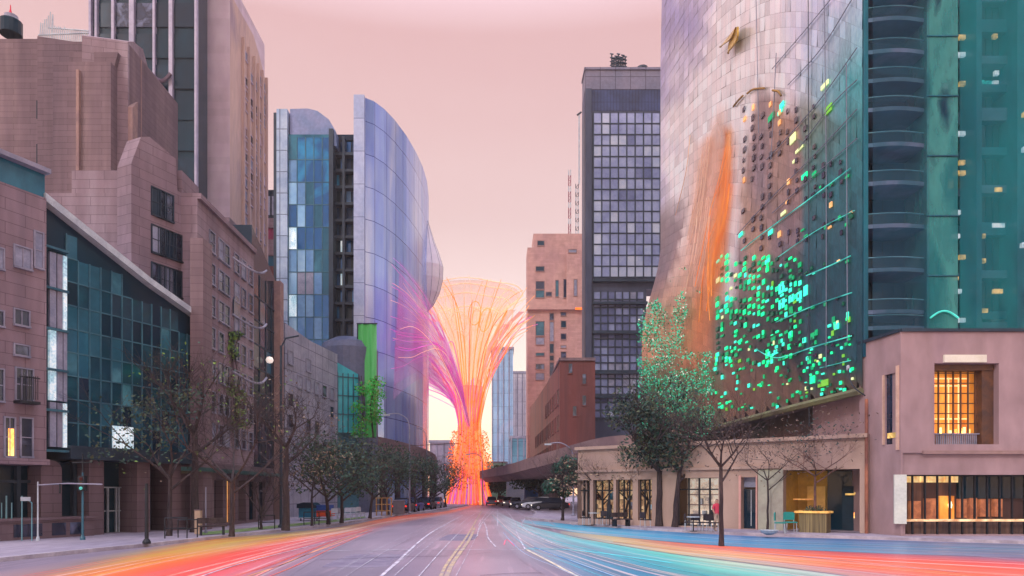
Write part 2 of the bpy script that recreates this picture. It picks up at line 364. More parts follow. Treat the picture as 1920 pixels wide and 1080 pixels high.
# lines: yellow centre pair, white lane lines, stop line, loose curved strokes
ylw = mat('yellow_line_paint', (206,172,130), (160,138,140), scale=2, rough=.6); wht = mat('white_line_paint', (222,208,216), (160,140,156), scale=1.6, rough=.6)
def line(px, wd, mt, name='lane_line', z=.012):
    m = MB(); A = [G(*p) for p in px]; pts = []
    for i in range(len(A)-1):
        for q in range(8+(i == len(A)-2)):
            t = q/8; p0, p1, p2, p3 = A[max(i-1, 0)], A[i], A[i+1], A[min(i+2, len(A)-1)]
            pts.append(.5*((2*p1)+(p2-p0)*t+(2*p0-5*p1+4*p2-p3)*t*t+(3*p1-p0-3*p2+p3)*t**3))
    for i in range(len(pts)-1):
        d0 = (pts[min(i+1, len(pts)-1)]-pts[max(i-1, 0)]).normalized(); d1 = (pts[min(i+2, len(pts)-1)]-pts[i]).normalized()
        n0, n1 = Vector((-d0.y, d0.x, 0))*wd/2, Vector((-d1.y, d1.x, 0))*wd/2; e = Vector((0, 0, z))
        m.face([pts[i]+n0+e, pts[i]-n0+e, pts[i+1]-n1+e, pts[i+1]+n1+e])
    m.build(name, mt, kind='structure')
line([(812,1120),(827,1080),(842,1052),(875,1006),(893,976),(903,958)], .10, ylw)
line([(822,1120),(838,1080),(852,1052),(880,1012),(890,990)], .13, ylw)
line([(660,1120),(718,1078),(797,1007),(833,985),(868,966)], .10, wht)
line([(985,1030),(1030,1053),(1080,1080),(1150,1116)], .10, mat('cream_line_paint', (236,214,180), (190,170,160), scale=2))
line([(600,1034),(800,1031),(900,1031),(985,1031)], .12, wht, z=.014)
line([(985,1029.5),(1060,1031),(1130,1038),(1260,1056)], .16, mat('cyan_line_paint', (120,226,222), (90,190,200), scale=1), z=.014)
line([(895,1005),(897,995),(903,982),(915,968),(925,958)], .07, wht); line([(930,1026),(915,1008),(912,990),(905,975)], .06, wht)
line([(985,1031),(972,1006),(965,990)], .06, wht); line([(1040,1020),(1000,1003),(978,985),(985,972)], .07, wht, z=.016)
line([(945,1022),(950,1012),(965,1024)], .07, mat('pink_line_paint', (226,120,140))); line([(440,1100),(560,1046),(680,1003)], .07, mat('salmon_line', (244,150,140)), z=.018)
line([(300,1110),(450,1058),(600,1020),(700,994)], .06, wht, z=.018); line([(1200,1014),(1330,1028),(1560,1050),(1800,1074)], .05, wht, z=.018)
line([(1378,1033),(1450,1040),(1560,1049)], .09, mat('lilac_line', (206,150,180)), z=.02); line([(1740,1036),(1830,1043),(1920,1053)], .05, wht, z=.02)
line([(1650,1030),(1780,1036),(1930,1042)], .05, wht, z=.02); line([(900,1080),(960,1076),(1015,1075)], .05, mat('tar_seam', (60,50,70)), z=.02)
line([(600,1050),(750,1045),(840,1044)], .05, mat('tar_seam_b', (84,66,84)), z=.02)
def streaks(top, bot, us, mts, z=.011):  # thin bright strokes of the light trails, drawn as lines on the road
    for q, (u, wd) in enumerate(us):
        a0 = random.randrange(0, 3); pts = [(a[0]*(1-u)+b[0]*u, a[1]*(1-u)+b[1]*u) for a, b in zip(top, bot)][a0:]
        line(pts, wd, mts[q % len(mts)], 'trail_streak', z+.0007*q)
wc = mat('bright_trail', (255,236,226), (250,190,170), scale=.8, rough=.5); rc = mat('red_trail', (255,90,80), (250,130,90), scale=.8, rough=.5); oc = mat('orange_trail', (255,160,80), (250,200,110), scale=.8); cc = mat('cyan_trail', (130,240,236), (60,190,210), scale=.8); bc_ = mat('blue_trail', (40,120,190), (90,180,220), scale=.8)
random.seed(21)
streaks([(850,957),(760,966),(640,988),(520,1003),(400,1018),(250,1042),(100,1070),(-60,1098)], [(862,962),(800,974),(700,994),(620,1030),(540,1068),(440,1105),(320,1150),(180,1210)], [(random.random(), random.uniform(.015,.05)) for _ in range(13)], [wc, rc, oc, rc])
streaks([(985,978),(1100,991),(1350,1008),(1620,1018),(1920,1028),(2200,1036)], [(990,984),(1100,1000),(1350,1020),(1620,1033),(1920,1044),(2200,1054)], [(random.random(), random.uniform(.015,.05)) for _ in range(7)], [cc, bc_, wc])
streaks([(1060,1000),(1150,1010),(1350,1027),(1560,1040),(1800,1052),(2100,1064)], [(1060,1006),(1150,1020),(1350,1048),(1560,1074),(1800,1102),(2100,1140)], [(random.random(), random.uniform(.015,.05)) for _ in range(9)], [wc, rc, oc])
streaks([(935,958),(985,983),(1060,1006),(1150,1024),(1260,1044),(1370,1060),(1560,1084)], [(918,968),(940,1000),(970,1036),(1040,1070),(1110,1104),(1200,1140),(1300,1180)], [(random.random(), random.uniform(.015,.045)) for _ in range(10)], [cc, wc, bc_])
streaks([(885,956),(850,966),(800,985),(720,1020),(640,1062),(560,1110)], [(925,956),(922,966),(915,985),(905,1020),(890,1062),(870,1110)], [(random.random(), random.uniform(.01,.03)) for _ in range(9)], [wht])
for q in range(7):
    a = 905+q*14; line([(a, 956),(a+6*(q-2), 962),(a+14*(q-2), 972),(a+22*(q-2), 986)], .06, wht, z=.014)
# darker tarmac patches and cracks worn into the road
pt_m = mat('tarmac_patch', (116,102,122), (140,124,140), scale=1.2, rough=.7)
for x0, x1, y0, y1 in ((-5.2,-3.1,20,24.5),(1.2,3.0,24,27.5),(-2.6,-.9,31,36),(-9.5,-7.4,22,24),(3.4,5.2,19.5,22)):
    m = MB(); rg0 = random.Random(int(y0*10)); n_ = 16; m.face([((x0+x1)/2+(x1-x0)/2*rg0.uniform(.85,1.08)*max(-1,min(1,1.3*math.cos(t/n_*6.283))), (y0+y1)/2+(y1-y0)/2*rg0.uniform(.9,1.05)*max(-1,min(1,1.3*math.sin(t/n_*6.283))), .003) for t in range(n_)]); m.build('tarmac_patch', pt_m, kind='structure')
ck = mat('crack_seal', (66,54,70), (90,76,92), scale=2)
for k, (x, y) in enumerate(((-4,23),(-6.5,28),(4.5,22.5))):
    rg0 = random.Random(k); m = MB(); p = Vector((x, y, .0045)); a = rg0.uniform(-.5,.5)+(1.57 if k % 2 else 0)
    for j in range(16):
        q = p+Vector((math.cos(a), math.sin(a), 0))*.28; n_ = Vector((-math.sin(a), math.cos(a), 0))*.01; m.face([p-n_, p+n_, q+n_, q-n_]); p = q; a += rg0.uniform(-.5,.5)
    m.build('road_crack', ck, kind='structure')
# pavements with kerbs
pavm = mat('pavement', (176,156,168), (150,134,150), scale=.4, rough=.8, brick=(1.5,1.5,.012,(180,180,185)), stretch=(1,.4,1))
kerbm = mat('kerb_stone', (190,172,178), (150,134,144), scale=1, rough=.8)
def pavement(edge, outer, name='pavement'):
    m = MB(); E = [Vector(p) for p in edge]; O = [Vector(p) for p in outer]
    for i in range(len(E)-1):
        q = [E[i], E[i+1], O[i+1], O[i]]; m.m = 0
        m.face([p+Vector((0, 0, .13)) for p in q], [(p.x, p.y) for p in q])
        d = (O[i]-E[i]).normalized()*.16; d1 = (O[i+1]-E[i+1]).normalized()*.16; m.m = 1
        m.face([E[i]-d*.02, E[i+1]-d1*.02, E[i+1]-d1*.02+Vector((0, 0, .14)), E[i]-d*.02+Vector((0, 0, .14))])
        m.face([E[i]-d*.02+Vector((0, 0, .14)), E[i+1]-d1*.02+Vector((0, 0, .14)), E[i+1]+d1+Vector((0, 0, .14)), E[i]+d+Vector((0, 0, .14))])
    m.build(name, [pavm, kerbm], kind='structure')
kl = [G(-300,1100),G(0,1054),G(130,1040),G(270,1026),G(420,1009),G(520,998),G(640,984),G(700,974),G(760,965),G(835,956),Vector((-4.6,110,0)),Vector((-4.6,150,0)),Vector((-4.6,250,0))]
pavement(kl, [Vector((-60, p.y+3, 0)) for p in kl])
kr = [G(2300,1030),G(1920,1020),G(1620,1011),G(1350,1002),G(1200,994),G(1100,985),G(1030,978),G(985,973),Vector((3.4,62,0)),Vector((4,70,0)),Vector((4.2,130,0)),Vector((4.2,250,0))]
pavement(kr, [Vector((62, p.y+3, 0)) for p in kr])
m = MB()   # planted verge along the left kerb
va = [(380,1009.5),(470,1001),(560,990.5),(640,981.5),(690,974)]; vb = [(385,1003),(470,995),(560,985.5),(640,977),(690,971)]
for i in range(4):
    q = [G(*va[i]),G(*va[i+1]),G(*vb[i+1]),G(*vb[i])]; m.face([p+Vector((-.2, 0, .145)) for p in q])
m.build('grass_verge', mat('verge_grass', (98,124,70), (140,150,104), scale=1.5, rough=.95, fine=.4), kind='stuff')

# ================================================================ left row
def panes(root, pl, s0, s1, z0, z1, ns, nzz, mats, frame, d=0, fw=.08, name='window', zt=None, proud=.07, skip=None, fname='mullion_grid', wts=None):
    items = []; fr = MB(); ds = (s1-s0)/ns; dz = (z1-z0)/nzz
    for i in range(ns):
        for k in range(nzz):
            a, b, c, e = s0+i*ds, s0+(i+1)*ds, z0+k*dz, z0+(k+1)*dz
            if zt and (zt((a+b)/2) < e): continue
            if skip and skip((a+b)/2, (c+e)/2): continue
            v = .5+.75*noise.noise(Vector((a*.16+k*.05, c*.13, ns)))+random.uniform(-.2, .2); v = max(0, min(.999, v)); W = wts or [1]*len(mats); acc = 0; v *= sum(W); g = mats[-1]
            if random.random() < .12: v = random.random()*sum(W)
            for mt__, w__ in zip(mats, W):
                acc += w__
                if v < acc: g = mt__; break
            mb = MB(); t = random.uniform(-.006, .006)*ds*2
            q = [pl.pt(a+fw/2, c+fw/2, d+.02+t), pl.pt(b-fw/2, c+fw/2, d+.02-t), pl.pt(b-fw/2, e-fw/2, d+.02-t), pl.pt(a+fw/2, e-fw/2, d+.02+t)]
            mb.face(q, [(0, 0), (1, 0), (1, 1), (0, 1)])
            back = [p-pl.n*.03 for p in q]
            for j in range(4): mb.face([q[j], q[(j+1) % 4], back[(j+1) % 4], back[j]])
            items.append((ds*dz/max(1, pl.pt(a, c).y)**2, mb, [g]))
            fr.rect(pl, a-fw/2, a+fw/2, c, e, d, d+proud); fr.rect(pl, a+fw/2, b-fw/2, c-fw/2, c+fw/2, d, d+proud*.8)
    fr.build(fname, frame, root)
    put_windows(root, items, name)
LN = Pl((-24.1, 22.7), (-16.5, 38.3))           # near-left facade line
LF = Pl((-16.5, 30), (-16.5, 60))               # wall running up the street
# --- stone bay house at far left
sA, _ = LN.sz(-160, 0); sB, _ = LN.sz(74, 0)
b1 = thing('stone_house', 'pinkish stone bay house with tall windows at the left edge, one window lit orange', 'building', LN.pt(sB, 0))
zt = LN.sz(74, 376)[1]; zb = LN.sz(74, 862)[1]
m = MB(); m.rect(LN, sA, sB, zb, zt, -7, .5); m.rect(LN, sA, sB, zb-.25, zb, -7, .75); m.build('wall', stone, b1)
m = MB(); m.rect(LN, sA, sB+.05, zt, zt+1.1, -6.8, .3); m.build('glass_parapet', tealmid, b1)
m = MB(); m.rect(LN, sA, sB+.12, zt+1.1, zt+1.3, -7, .65); m.build('cornice', mullion, b1)
items = []
for (x0, x1, y0, y1, g, nx, nz_) in [(14,44,468,505,winpale,2,1),(14,40,585,612,winglass,2,1),(14,40,650,668,winglass,1,1),(17,47,694,752,winglass,3,2),(-4,13,785,856,winglass,2,2),(26,46,786,856,winglass,1,2),(52,66,440,505,winpale,1,2),
                                      (-30,-8,694,752,winglass,2,2),(-30,-8,585,612,winglass,2,1),(-30,-8,468,505,winpale,1,1)]:
    s0, za = LN.sz(x0, y1); s1, _ = LN.sz(x1, y1); _, zc = LN.sz((x0+x1)/2, y0)
    _, za = LN.sz((x0+x1)/2, y1); items.append(window(LN, s0, s1, za, zc, .5, g, mullion, .06, nx, nz_))
put_windows(b1, items)
s0, z0 = LN.sz(2, 855); s1, z1 = LN.sz(12, 805)
m = MB(); m.rect(LN, s0, s1, z0, z1, .5, .54); m.build('lit_pane', fire, b1)
m = MB()
for k in range(9):
    s0, z0 = LN.sz(14+k*4, 752); m.tube([LN.pt(s0, z0, .95), LN.pt(s0, z0+1.0, .95)], .02, 4)
s0, z0 = LN.sz(12, 752); s1, _ = LN.sz(50, 752)
m.tube([LN.pt(s0, z0+1, .95), LN.pt(s1, z0+1, .95)], .03, 5); m.rect(LN, s0, s1, z0-.12, z0, .5, 1.0); m.build('balcony', black, b1)
# --- ground floor arcade under it
gf = thing('corner_shop', 'dark teal ground floor shop with an arched stone pier under the bay house', 'shop', LN.pt(sB, 0))
se, _ = LN.sz(172, 0)
m = MB(); m.rect(LN, sA, se, .1, zb-.02, -6, -1.2); m.build('glass_wall', tealdeep, gf)
m = MB(); m.rect(LN, sA, se, .13, .95, -1.2, .2); m.rect(LN, sA, se, .95, 1.05, -1.2, .3); m.build('plinth', stone_d, gf)
for x in (20, 46, 92, 126):
    s, _ = LN.sz(x, 0); m = MB(); m.rect(LN, s, s+.62, .25, .8, .2, .23); m.build('cellar_window', winglass, gf)
s0, _ = LN.sz(82, 0); s1, _ = LN.sz(121, 0); z0 = 1.05; z1 = LN.sz(100, 880)[1]; rr = (s1-s0)/2
m = MB(); m.prism(LN, [(s0, z0), (s1, z0)]+[(s0+rr+rr*math.cos(t*math.pi/12), z1+rr*.9*math.sin(t*math.pi/12)) for t in range(13)], -1.3, -.2); m.build('arched_pier', stone_d, gf)
m = MB()
for x in (8, 60, 134, 165):
    s, _ = LN.sz(x, 0); m.rect(LN, s-.08, s+.08, 1.05, zb, -1.2, -.95)
m.rect(LN, sA, se, 2.6, 2.72, -1.2, -.97); m.build('mullion_grid', mull_d, gf)
# --- tall white fins
fn = thing('glazed_stair_bay', 'slim bay of tall pale lit panels beside the stone bay house', 'stair bay', LN.pt(sB, 0))
s0, _ = LN.sz(76, 0); s1, _ = LN.sz(119, 0); za = LN.sz(100, 846)[1]; zc = LN.sz(100, 470)[1]
m = MB(); m.rect(LN, s0, s1, za, zc, -3, .15); m.build('glass_wall', tealdeep, fn)
for i, (a, b, g) in enumerate(((.22,.50,winpale), (.55,.78,wincool), (.82,.98,mullion))):
    for j, (u, v) in enumerate(((.02,.24),(.25,.60),(.61,.98))):
        mm = MB(); mm.rect(LN, s0+(s1-s0)*a, s0+(s1-s0)*b, za+(zc-za)*u, za+(zc-za)*v, .15, .3)
        mm.build('panel', [winpale, mullion, wincool, winpale][(i+j*2) % 4], fn)
for k in range(6): z = za+(zc-za)*k/5; m = MB(); m.rect(LN, s0, s1, z-.05, z+.05, .16, .42); m.build('floor_band', mull_t, fn)
tealdark3 = mat('mixed_teal_glass', (16,60,80), (44,96,112), (24,64,84), scale=.35, rough=.08, spec=.8, metal=.25); tealdark2 = mat('veiled_teal_glass', (34,84,104), (96,150,164), (50,100,120), scale=.3, rough=.12, spec=.6, metal=.15)
# --- sloping roofed glass office
gl = thing('glass_office', 'teal glass office with a sloping white roof edge, second building from the left', 'building', LN.pt(sB+8, 0))
s2, zr = LN.sz(372, 605); zr0 = LN.sz(76, 380)[1]; sm, zm = LN.sz(272, 535)
roof = lambda s: zr0+(zm-zr0)*(s-sB)/(sm-sB) if s < sm else zm+(zr-zm)*(s-sm)/(s2-sm)
m = MB(); m.prism(LN, [(sB+.02, 4), (s2, 4), (s2, zr), (sm, zm), (sB+.02, zr0)], -9, 0); m.build('wall', tealdark, gl)
m = MB(); m.prism(LN, [(sB, zr0), (sm, zm), (s2, zr), (s2, zr+.3), (sm, zm+.32), (sB, zr0+.35)], -9.2, .45); m.build('roof_edge', white, gl)
panes(gl, LN, s1+.1, s2-.2, 4.3, 4.3+10*1.08, 13, 10, [tealdark, tealdark3, tealdark2, tealmid, tealdark3, winglass, winpale, winwarm], mull_t, 0, .06, zt=lambda s: roof(s)-.2, wts=[8,6,4,2,4,1.2,.6,.4])
m = MB(); sv, _ = LN.sz(120, 0); m.rect(LN, sv, s2, 3.7, 4.3, -6, .5); m.build('canopy', mull_d, gl)
s0, z0 = LN.sz(208, 842); s1_, _ = LN.sz(248, 0); z1 = LN.sz(228, 800)[1]
m = MB()
for k in range(8): a = s0+(s1_-s0)*k/8; m.rect(LN, a, a+(s1_-s0)/11, z0, z1, .09, .16)
m.build('lit_blind', wincool, gl)
# ground floor of glass office: recessed entrance with pale door frames
m = MB(); m.rect(LN, se, s2, .1, 3.7, -6, -1.6); m.build('entrance_wall', tealdeep, gl)
m = MB()
for x in (172, 262, 322): s, _ = LN.sz(x, 0); m.rect(LN, s, s+.75, .13, 3.7, -1.7, -.2)
s, _ = LN.sz(322, 0); m.rect(LN, s, s+1.9, .13, 3.2, -1.6, -.25); m.build('pier', stone_d, gl)
for i, x in enumerate((215, 236, 252)):
    s, _ = LN.sz(x, 0); dm = MB()
    dm.rect(LN, s, s+.06, .13, 2.45, -1.5, -1.4); dm.rect(LN, s+.62, s+.68, .13, 2.45, -1.5, -1.4); dm.rect(LN, s+.06, s+.62, 2.39, 2.45, -1.5, -1.4); dm.rect(LN, s+.06, s+.62, 1.2, 1.25, -1.5, -1.42)
    dm.build('door_frame', white, gl)
s, z = LN.sz(286, 930); c = LN.pt(s, z, -.9); sg = thing('neon_sign', 'small oval neon sign glowing red and blue over the dark entrance', 'sign', c)
m = MB(); m.tube([c+LN.u*.3*math.cos(t/10*6.283)+Vector((0, 0, .2*math.sin(t/10*6.283))) for t in range(11)], .035, 6); m.build('neon_ring', mat('neon_red', (255,90,110), emit=1.6), sg)
m = MB(); m.rect(Pl((c.x-.2, c.y), (c.x+.2, c.y)), 0, .4, z-.1, z+.1, -.03, .03); m.build('sign_panel', mat('neon_blue', (90,150,255), (240,240,255), scale=5, emit=.9), sg)
# --- brown masonry block behind
bm_ = thing('masonry_block', 'large blank brown stone block with a stepped top rising behind the glass office', 'building', (-30, 52, 0))
FA = front(-200, 240, 50)
q = lambda pts: [FA.sz(*p) for p in pts]
m = MB(); m.prism(FA, q([(-200,922),(70,922),(70,66),(-200,66)]), -9, -.4); m.prism(FA, q([(70,922),(238,922),(238,78),(138,78),(72,68),(70,68)]), -8, 0); m.build('wall', stone_d, bm_)
m = MB(); m.prism(FA, q([(116,922),(222,922),(222,132),(116,132)]), 0.003, 1.0); m.prism(FA, q([(138,132),(222,132),(228,106),(138,106)]), .003, .5); m.build('projecting_bay', stone_d, bm_)
m = MB(); m.prism(FA, q([(162,922),(167,922),(167,150),(162,150)]), 1.0, 1.25); m.build('pilaster', stone_o, bm_)
for y0, y1 in ((184,218),(266,307)):
    m = MB(); m.prism(FA, q([(63,y1),(70,y1),(70,y0),(63,y0)]), -.4, -.3); m.build('window', tealdeep, bm_)
SA = Pl((P(240,0,50).x, 50), (P(305,0,60).x, 60)); q2 = lambda pts: [SA.sz(*p) for p in pts]
m = MB(); m.prism(SA, q2([(240,922),(306,922),(305,300),(299,255),(292,215),(281,140),(268,92),(250,78),(240,78)]), -3, 0); m.build('side_wall', stone, bm_)
m = MB(); m.prism(SA, q2([(254,450),(262,455),(262,120),(254,110)]), 0, .4); m.prism(SA, q2([(240,560),(250,560),(250,190),(240,200)]), 0, .3); m.build('buttress', stone_o, bm_)
m = MB(); ar = [(258,520),(290,545),(291,330),(287,295),(280,275),(270,266),(262,275),(258,300)]; m.prism(SA, q2(ar), 0, .12); m.build('arched_window', tealdeep, bm_)
m = MB(); rim = q2([(290,330),(287,295),(280,275),(270,266),(262,275),(258,300)]); m.tube([SA.pt(a, z, .2) for a, z in rim], .14, 6); m.build('arch_trim', tealmid, bm_)
items = []
for k in range(7): s0, z0 = SA.sz(264, 470-k*22); items.append(window(SA, s0, s0+1.6, z0, z0+.75, .12, random.choice([winpale, tealmid, winglass]), mull_d, .05, 2))
put_windows(bm_, items)
# roof things on the block
tk = thing('roof_tank', 'small dark round tank with a red tip on the flat roof at top left', 'water tank', P(21,66,51)); c = P(21,66,52)
m = MB(); m.lathe(c, [(.75,0),(.75,1.0),(.7,1.05),(0,1.05)], 16); m.build('tank', tealdeep, tk)
m = MB(); m.lathe(c+Vector((0,0,1.05)), [(.5,0),(.45,.4),(0,.4)], 12); m.build('cap', mullion, tk)
m = MB(); m.lathe(c+Vector((-.05,0,1.45)), [(.2,0),(.1,.25),(.04,.5),(.03,.8),(0,.8)], 8); m.build('beacon', mat('red_beacon', (220,40,70)), tk)
fs = thing('roof_screen', 'pale ribbed screen along the flat roof beside the tank', 'roof screen', P(110,70,51))
m = MB()
for k in range(26):
    h = (2.1 if 3 < k < 8 else 1.5 if k < 4 else 1.1-.02*k)*(.8+.3*random.random()); p = P(74+k*3.6, 70, 51.2); m.tube([p-Vector((0,0,.6)), p+Vector((.1*(k<7), 0, h*.85))], .05, 4)
m.tube([P(72,66,51.2), P(166,62,51.2)], .06, 4); m.tube([P(90,52,51.2), P(166,58,51.2)], .05, 4); m.build('railing', white, fs)
# --- dark teal tower behind
tt = thing('dark_glass_tower', 'dark teal glass tower with thin pale vertical fins rising behind the brown block', 'building', (-38, 80, 0))
fin_m = mat('pale_fin', (176,162,182), (150,140,164), scale=.3, rough=.5)
FT = front(168, 371, 76)
m = MB(); m.rect(FT, 0, FT.L, 0, 72, -2.5, 0); m.build('glass_wall', tealdeep, tt)
for px, wd in ((171,4),(182,4),(213,5),(246,9),(290,4),(320,7),(368,4)):
    s0, _ = FT.sz(px, 0); mm = MB(); mm.rect(FT, s0, s0+wd*76/F, 5, 72, 0, .5); mm.build('fin', fin_m, tt)
items = []
for cx_, cw in ((187,24),(218,26),(256,32),(294,24),(328,38)):
    for k in range(7):
        s0, z0 = FT.sz(cx_, 400-k*58); mm = MB(); mm.rect(FT, s0, s0+cw*76/F, z0, z0+2.6, 0, .12+.1*random.random()); items.append((1, mm, [random.choice([tealdark, tealdeep, tealdark, winglass])]))
put_windows(tt, items)
for k in range(4):
    y = 130+k*45; pts = [P(284+t*4.5, y-14*math.sin(t/8*3.14)*(-1)**1+8, 75.2) for t in range(9)]
    mm = MB(); mm.tube(pts, .22, 5); mm.build('balcony_rim', mat('balcony_rim_metal%d' % k, (90,70,90), (120,100,110)), tt)
# --- pale pink tower
pt_ = thing('pink_tower', 'tall pale pink tower with a blank front and a round green turret cap', 'building', (-32, 84, 0))
FP = front(369, 431, 80); xr = P(431,0,80).x
m = MB(); m.rect(FP, 0, FP.L, 0, 61.5, -12, 0); m.build('wall', pinkpale, pt_)
SP = Pl((xr, 80.02), (xr+.15, 92.2)); m = MB(); m.prism(SP, [(0,0),(SP.L,0),(SP.L,56.5),(SP.L*.8,58.5),(SP.L*.62,59.8),(0,59.8)], -3.5, 0); m.build('side_wall', pinkwarm, pt_)
m = MB(); c = Vector((P(449,0,84).x-1.0, 84, 0)); m.lathe(c, [(1.15,20),(1.15,57.2)], 20); m.build('turret', pinkwarm, pt_)
m = MB(); m.lathe(c, [(1.22,57.2),(1.22,59.6),(1.1,60.2),(.7,60.7),(0,60.9)], 20); m.build('turret_cap', mat('green_copper', (70,104,100), (50,84,88), scale=1), pt_)
items = []
for k in range(22):
    for j, u in enumerate((.38, .52, .66, .78, .9)):
        if random.random() < .25: continue
        z0 = 24+k*1.55; hgt = 1.0
        if z0 > 55: continue
        items.append(window(SP, SP.L*u, SP.L*u+1.0, z0, z0+hgt, 0, random.choice([pinkpale, winpale, winglass, stone_o, winwarm if k == 9 else winpale]), pinkpale, .08))
put_windows(pt_, items)
m = MB()
for u in (.30, .45, .6, .72, .84, .97): m.rect(SP, SP.L*u-.12, SP.L*u+.12, 12, 57, 0, .35)
m.build('vertical_rib', pinkwarm, pt_)
m = MB(); m.rect(FP, FP.L*.3, FP.L+.8, 0, 33, .01, 2.2); m.build('lower_block', stone, pt_)
# --- brown apartment block along the street
ap = thing('brown_apartment_block', 'mauve brown apartment block with paired windows running up the left side of the street', 'building', (-17, 42, 0))
sE, _ = LF.sz(476, 0); hA = 18.4
m = MB(); m.rect(LF, 8.3, sE, 3.9, hA, -9, 0); m.rect(LF, 8.3, sE, hA, hA+.3, -9, .2); m.build('wall', stone, ap)
ql = lambda pts: [LN.sz(*p) for p in pts]
m = MB(); m.prism(LN, ql([(266,640),(371,640),(371,366),(352,352),(349,292),(300,250),(284,250),(266,300)]), -1.9, -.8); m.build('rear_wing', stone, ap)
m = MB(); m.rect(LF, 8.4, 10.6, hA+.3, hA+1.6, -7, -.9); m.build('attic', stone, ap)
m = MB(); a, _ = LF.sz(370, 0); m.rect(LF, a-.9, a+.3, .13, hA-2.5, 0, .7); m.build('pier', stone_d, ap)
items = []
cols = [9.9, 11.2, 12.1, 13.7, 14.9, 16.2]
for k in range(7):
    z0 = 5.0+k*1.85
    for j, s0 in enumerate(cols):
        if random.random() < .1 or s0 > sE-.9: continue
        items.append(window(LF, s0, s0+.72, z0, z0+1.15, 0, random.choice([winglass, winglass, winpale, tealdeep]), mullion, .06, 1, 2))
for px_ in (318, 334, 350, 362):
    for k in range(4):
        s0, z0 = LN.sz(px_, 0); z0 = 12.9+k*2.0
        if z0+1.4 > (20 if px_ < 345 else 18): continue
        items.append(window(LN, s0-.45, s0+.3, z0, z0+1.4, -.8, [winglass, winpale, tealdark][(k+px_) % 3], mull_d, .06, 2, 2))
put_windows(ap, items)
m = MB(); c = (13.9, 14.6); m.prism(LF, [(13.4,13.2),(14.4,13.2)]+[(13.9+.5*math.cos(t*math.pi/8), 14.0+.6*math.sin(t*math.pi/8)) for t in range(9)], 0, .1); m.build('arched_window', winglass, ap)
for k in range(3): z = 9.2+k*3.3; m = MB(); m.tube([LN.pt(22.6-3+t*.42*.8, z-1.1*math.sin(t/8*3.14)*.5, .25+.5*math.sin(t/8*3.14)) for t in range(9)], .07, 5); m.build('curved_trim', mullion, gl)
# ground floor of the apartment block
m = MB()
hs = [(8.6+i*1.9, 9.9+i*1.9, .3, 2.9) for i in range(6) if 9.9+i*1.9 < sE+5]
m.holes(LF, 8.3, sE+4, .13, 3.9, hs, .5, .05); m.build('shop_wall', stone_d, ap)
for i, h in enumerate(hs):
    m = MB(); m.rect(LF, h[0], h[1], h[2], h[3], -.6, -.42); m.build('shop_window', [winwarm, winglass, winwarm, tealdeep, winglass, winglass][i], ap)
m = MB(); m.rect(LF, 6.2, sE+4, 3.3, 3.5, .05, .9); m.build('awning', mat('green_awning', (34,70,70), (60,90,88), scale=1), ap)
# --- dark narrow teal building
dn = thing('narrow_dark_building', 'narrow dark teal building with a white round light, past the brown apartment block', 'building', (-17, 51, 0))
sF, _ = LF.sz(524, 0)
m = MB(); m.prism(LF, [(sE+.02,.13),(sF,.13),(sF,17.9),(sF-1.6,18.6),(sE+.02,20.4)], -8, -.15); m.build('wall', tealdark, dn)
panes(dn, LF, sE+.2, sF-.2, 4.2, 17.4, 4, 8, [tealdark, tealdeep, winglass, tealmid, winpale], mull_d, -.15, .1, wts=[6,5,5,1,.6])
m = MB(); c = LF.pt(*LF.sz(499, 675), .25); m.lathe(c-Vector((0,0,.25)), [(0,0),(.2,.06),(.28,.25),(.2,.44),(0,.5)], 12); m.build('globe_lamp', mat('globe_light', (255,240,230), emit=.55), dn)
m = MB(); m.rect(LF, sF-.9, sF-.1, .13, 18, -.15, .35); m.build('pier', stone_o, dn)
# --- far banded building
fb = thing('banded_building', 'distant block with blue, magenta and teal bands, in the gap left of the blue tower', 'building', (-32, 96, 0))
FB = front(486, 530, 96)
for i, (y0, y1, mt_) in enumerate(((356,410,tealdark),(410,428,stone),(428,450,mat('magenta_band', (150,50,84), (120,44,80))),(450,480,stone),(480,500,tealmid),(500,910,redbrown))):
    m = MB(); m.prism(FB, [FB.sz(486,y1), FB.sz(530,y1), FB.sz(530,y0), FB.sz(486,y0)], -10, .25*(i % 2)); m.build('facade_band', mt_, fb)
m = MB()
for k in range(4): s0, z0 = FB.sz(490+k*10, 390); m.rect(FB, s0, s0+.5, z0-1, z0+1.6, 0, .1)
m.build('window', winpale, fb)

# ================================================================ blue curved tower
bt_ = thing('curved_glass_tower', 'blue glass tower with a sweeping sail shaped curved wall in the middle left', 'building', (-15, 78, 0))
K = 1.2
plan = [(-12.07,59.9),(-11.4,60.15),(-10.7,60.7),(-10.0,61.9),(-9.3,63.8),(-8.6,66.6),(-8.05,69.8),(-7.7,73),(-7.6,76.4),(-7.8,80.5),(-8.3,85),(-9.5,95)]
plan = [(x*K, y*K) for x, y in plan]; ZT = (36.4-2.2)*K+2.2
sail = mat('blue_sail_cladding', (142,170,240), (222,222,250), (168,186,240), scale=.16, stretch=(1,1,.2), rough=.22, spec=.7, metal=.45, brick=(2.1,3.4,.045,(96,106,150)), fine=.08)
sail2 = mat('sail_edge_panels', (176,176,200), (150,156,190), scale=.3, rough=.4, brick=(3,3.4,.04,(150,150,170)), metal=.3)
m = MB(); s = 0
fine = []
for i in range(len(plan)-1):
    for t in range(3): a = Vector(plan[i]).lerp(Vector(plan[i+1]), t/3); fine.append(a)
fine.append(Vector(plan[-1]))
zs = [0, 8, 16, 24, 32, 38, ZT]
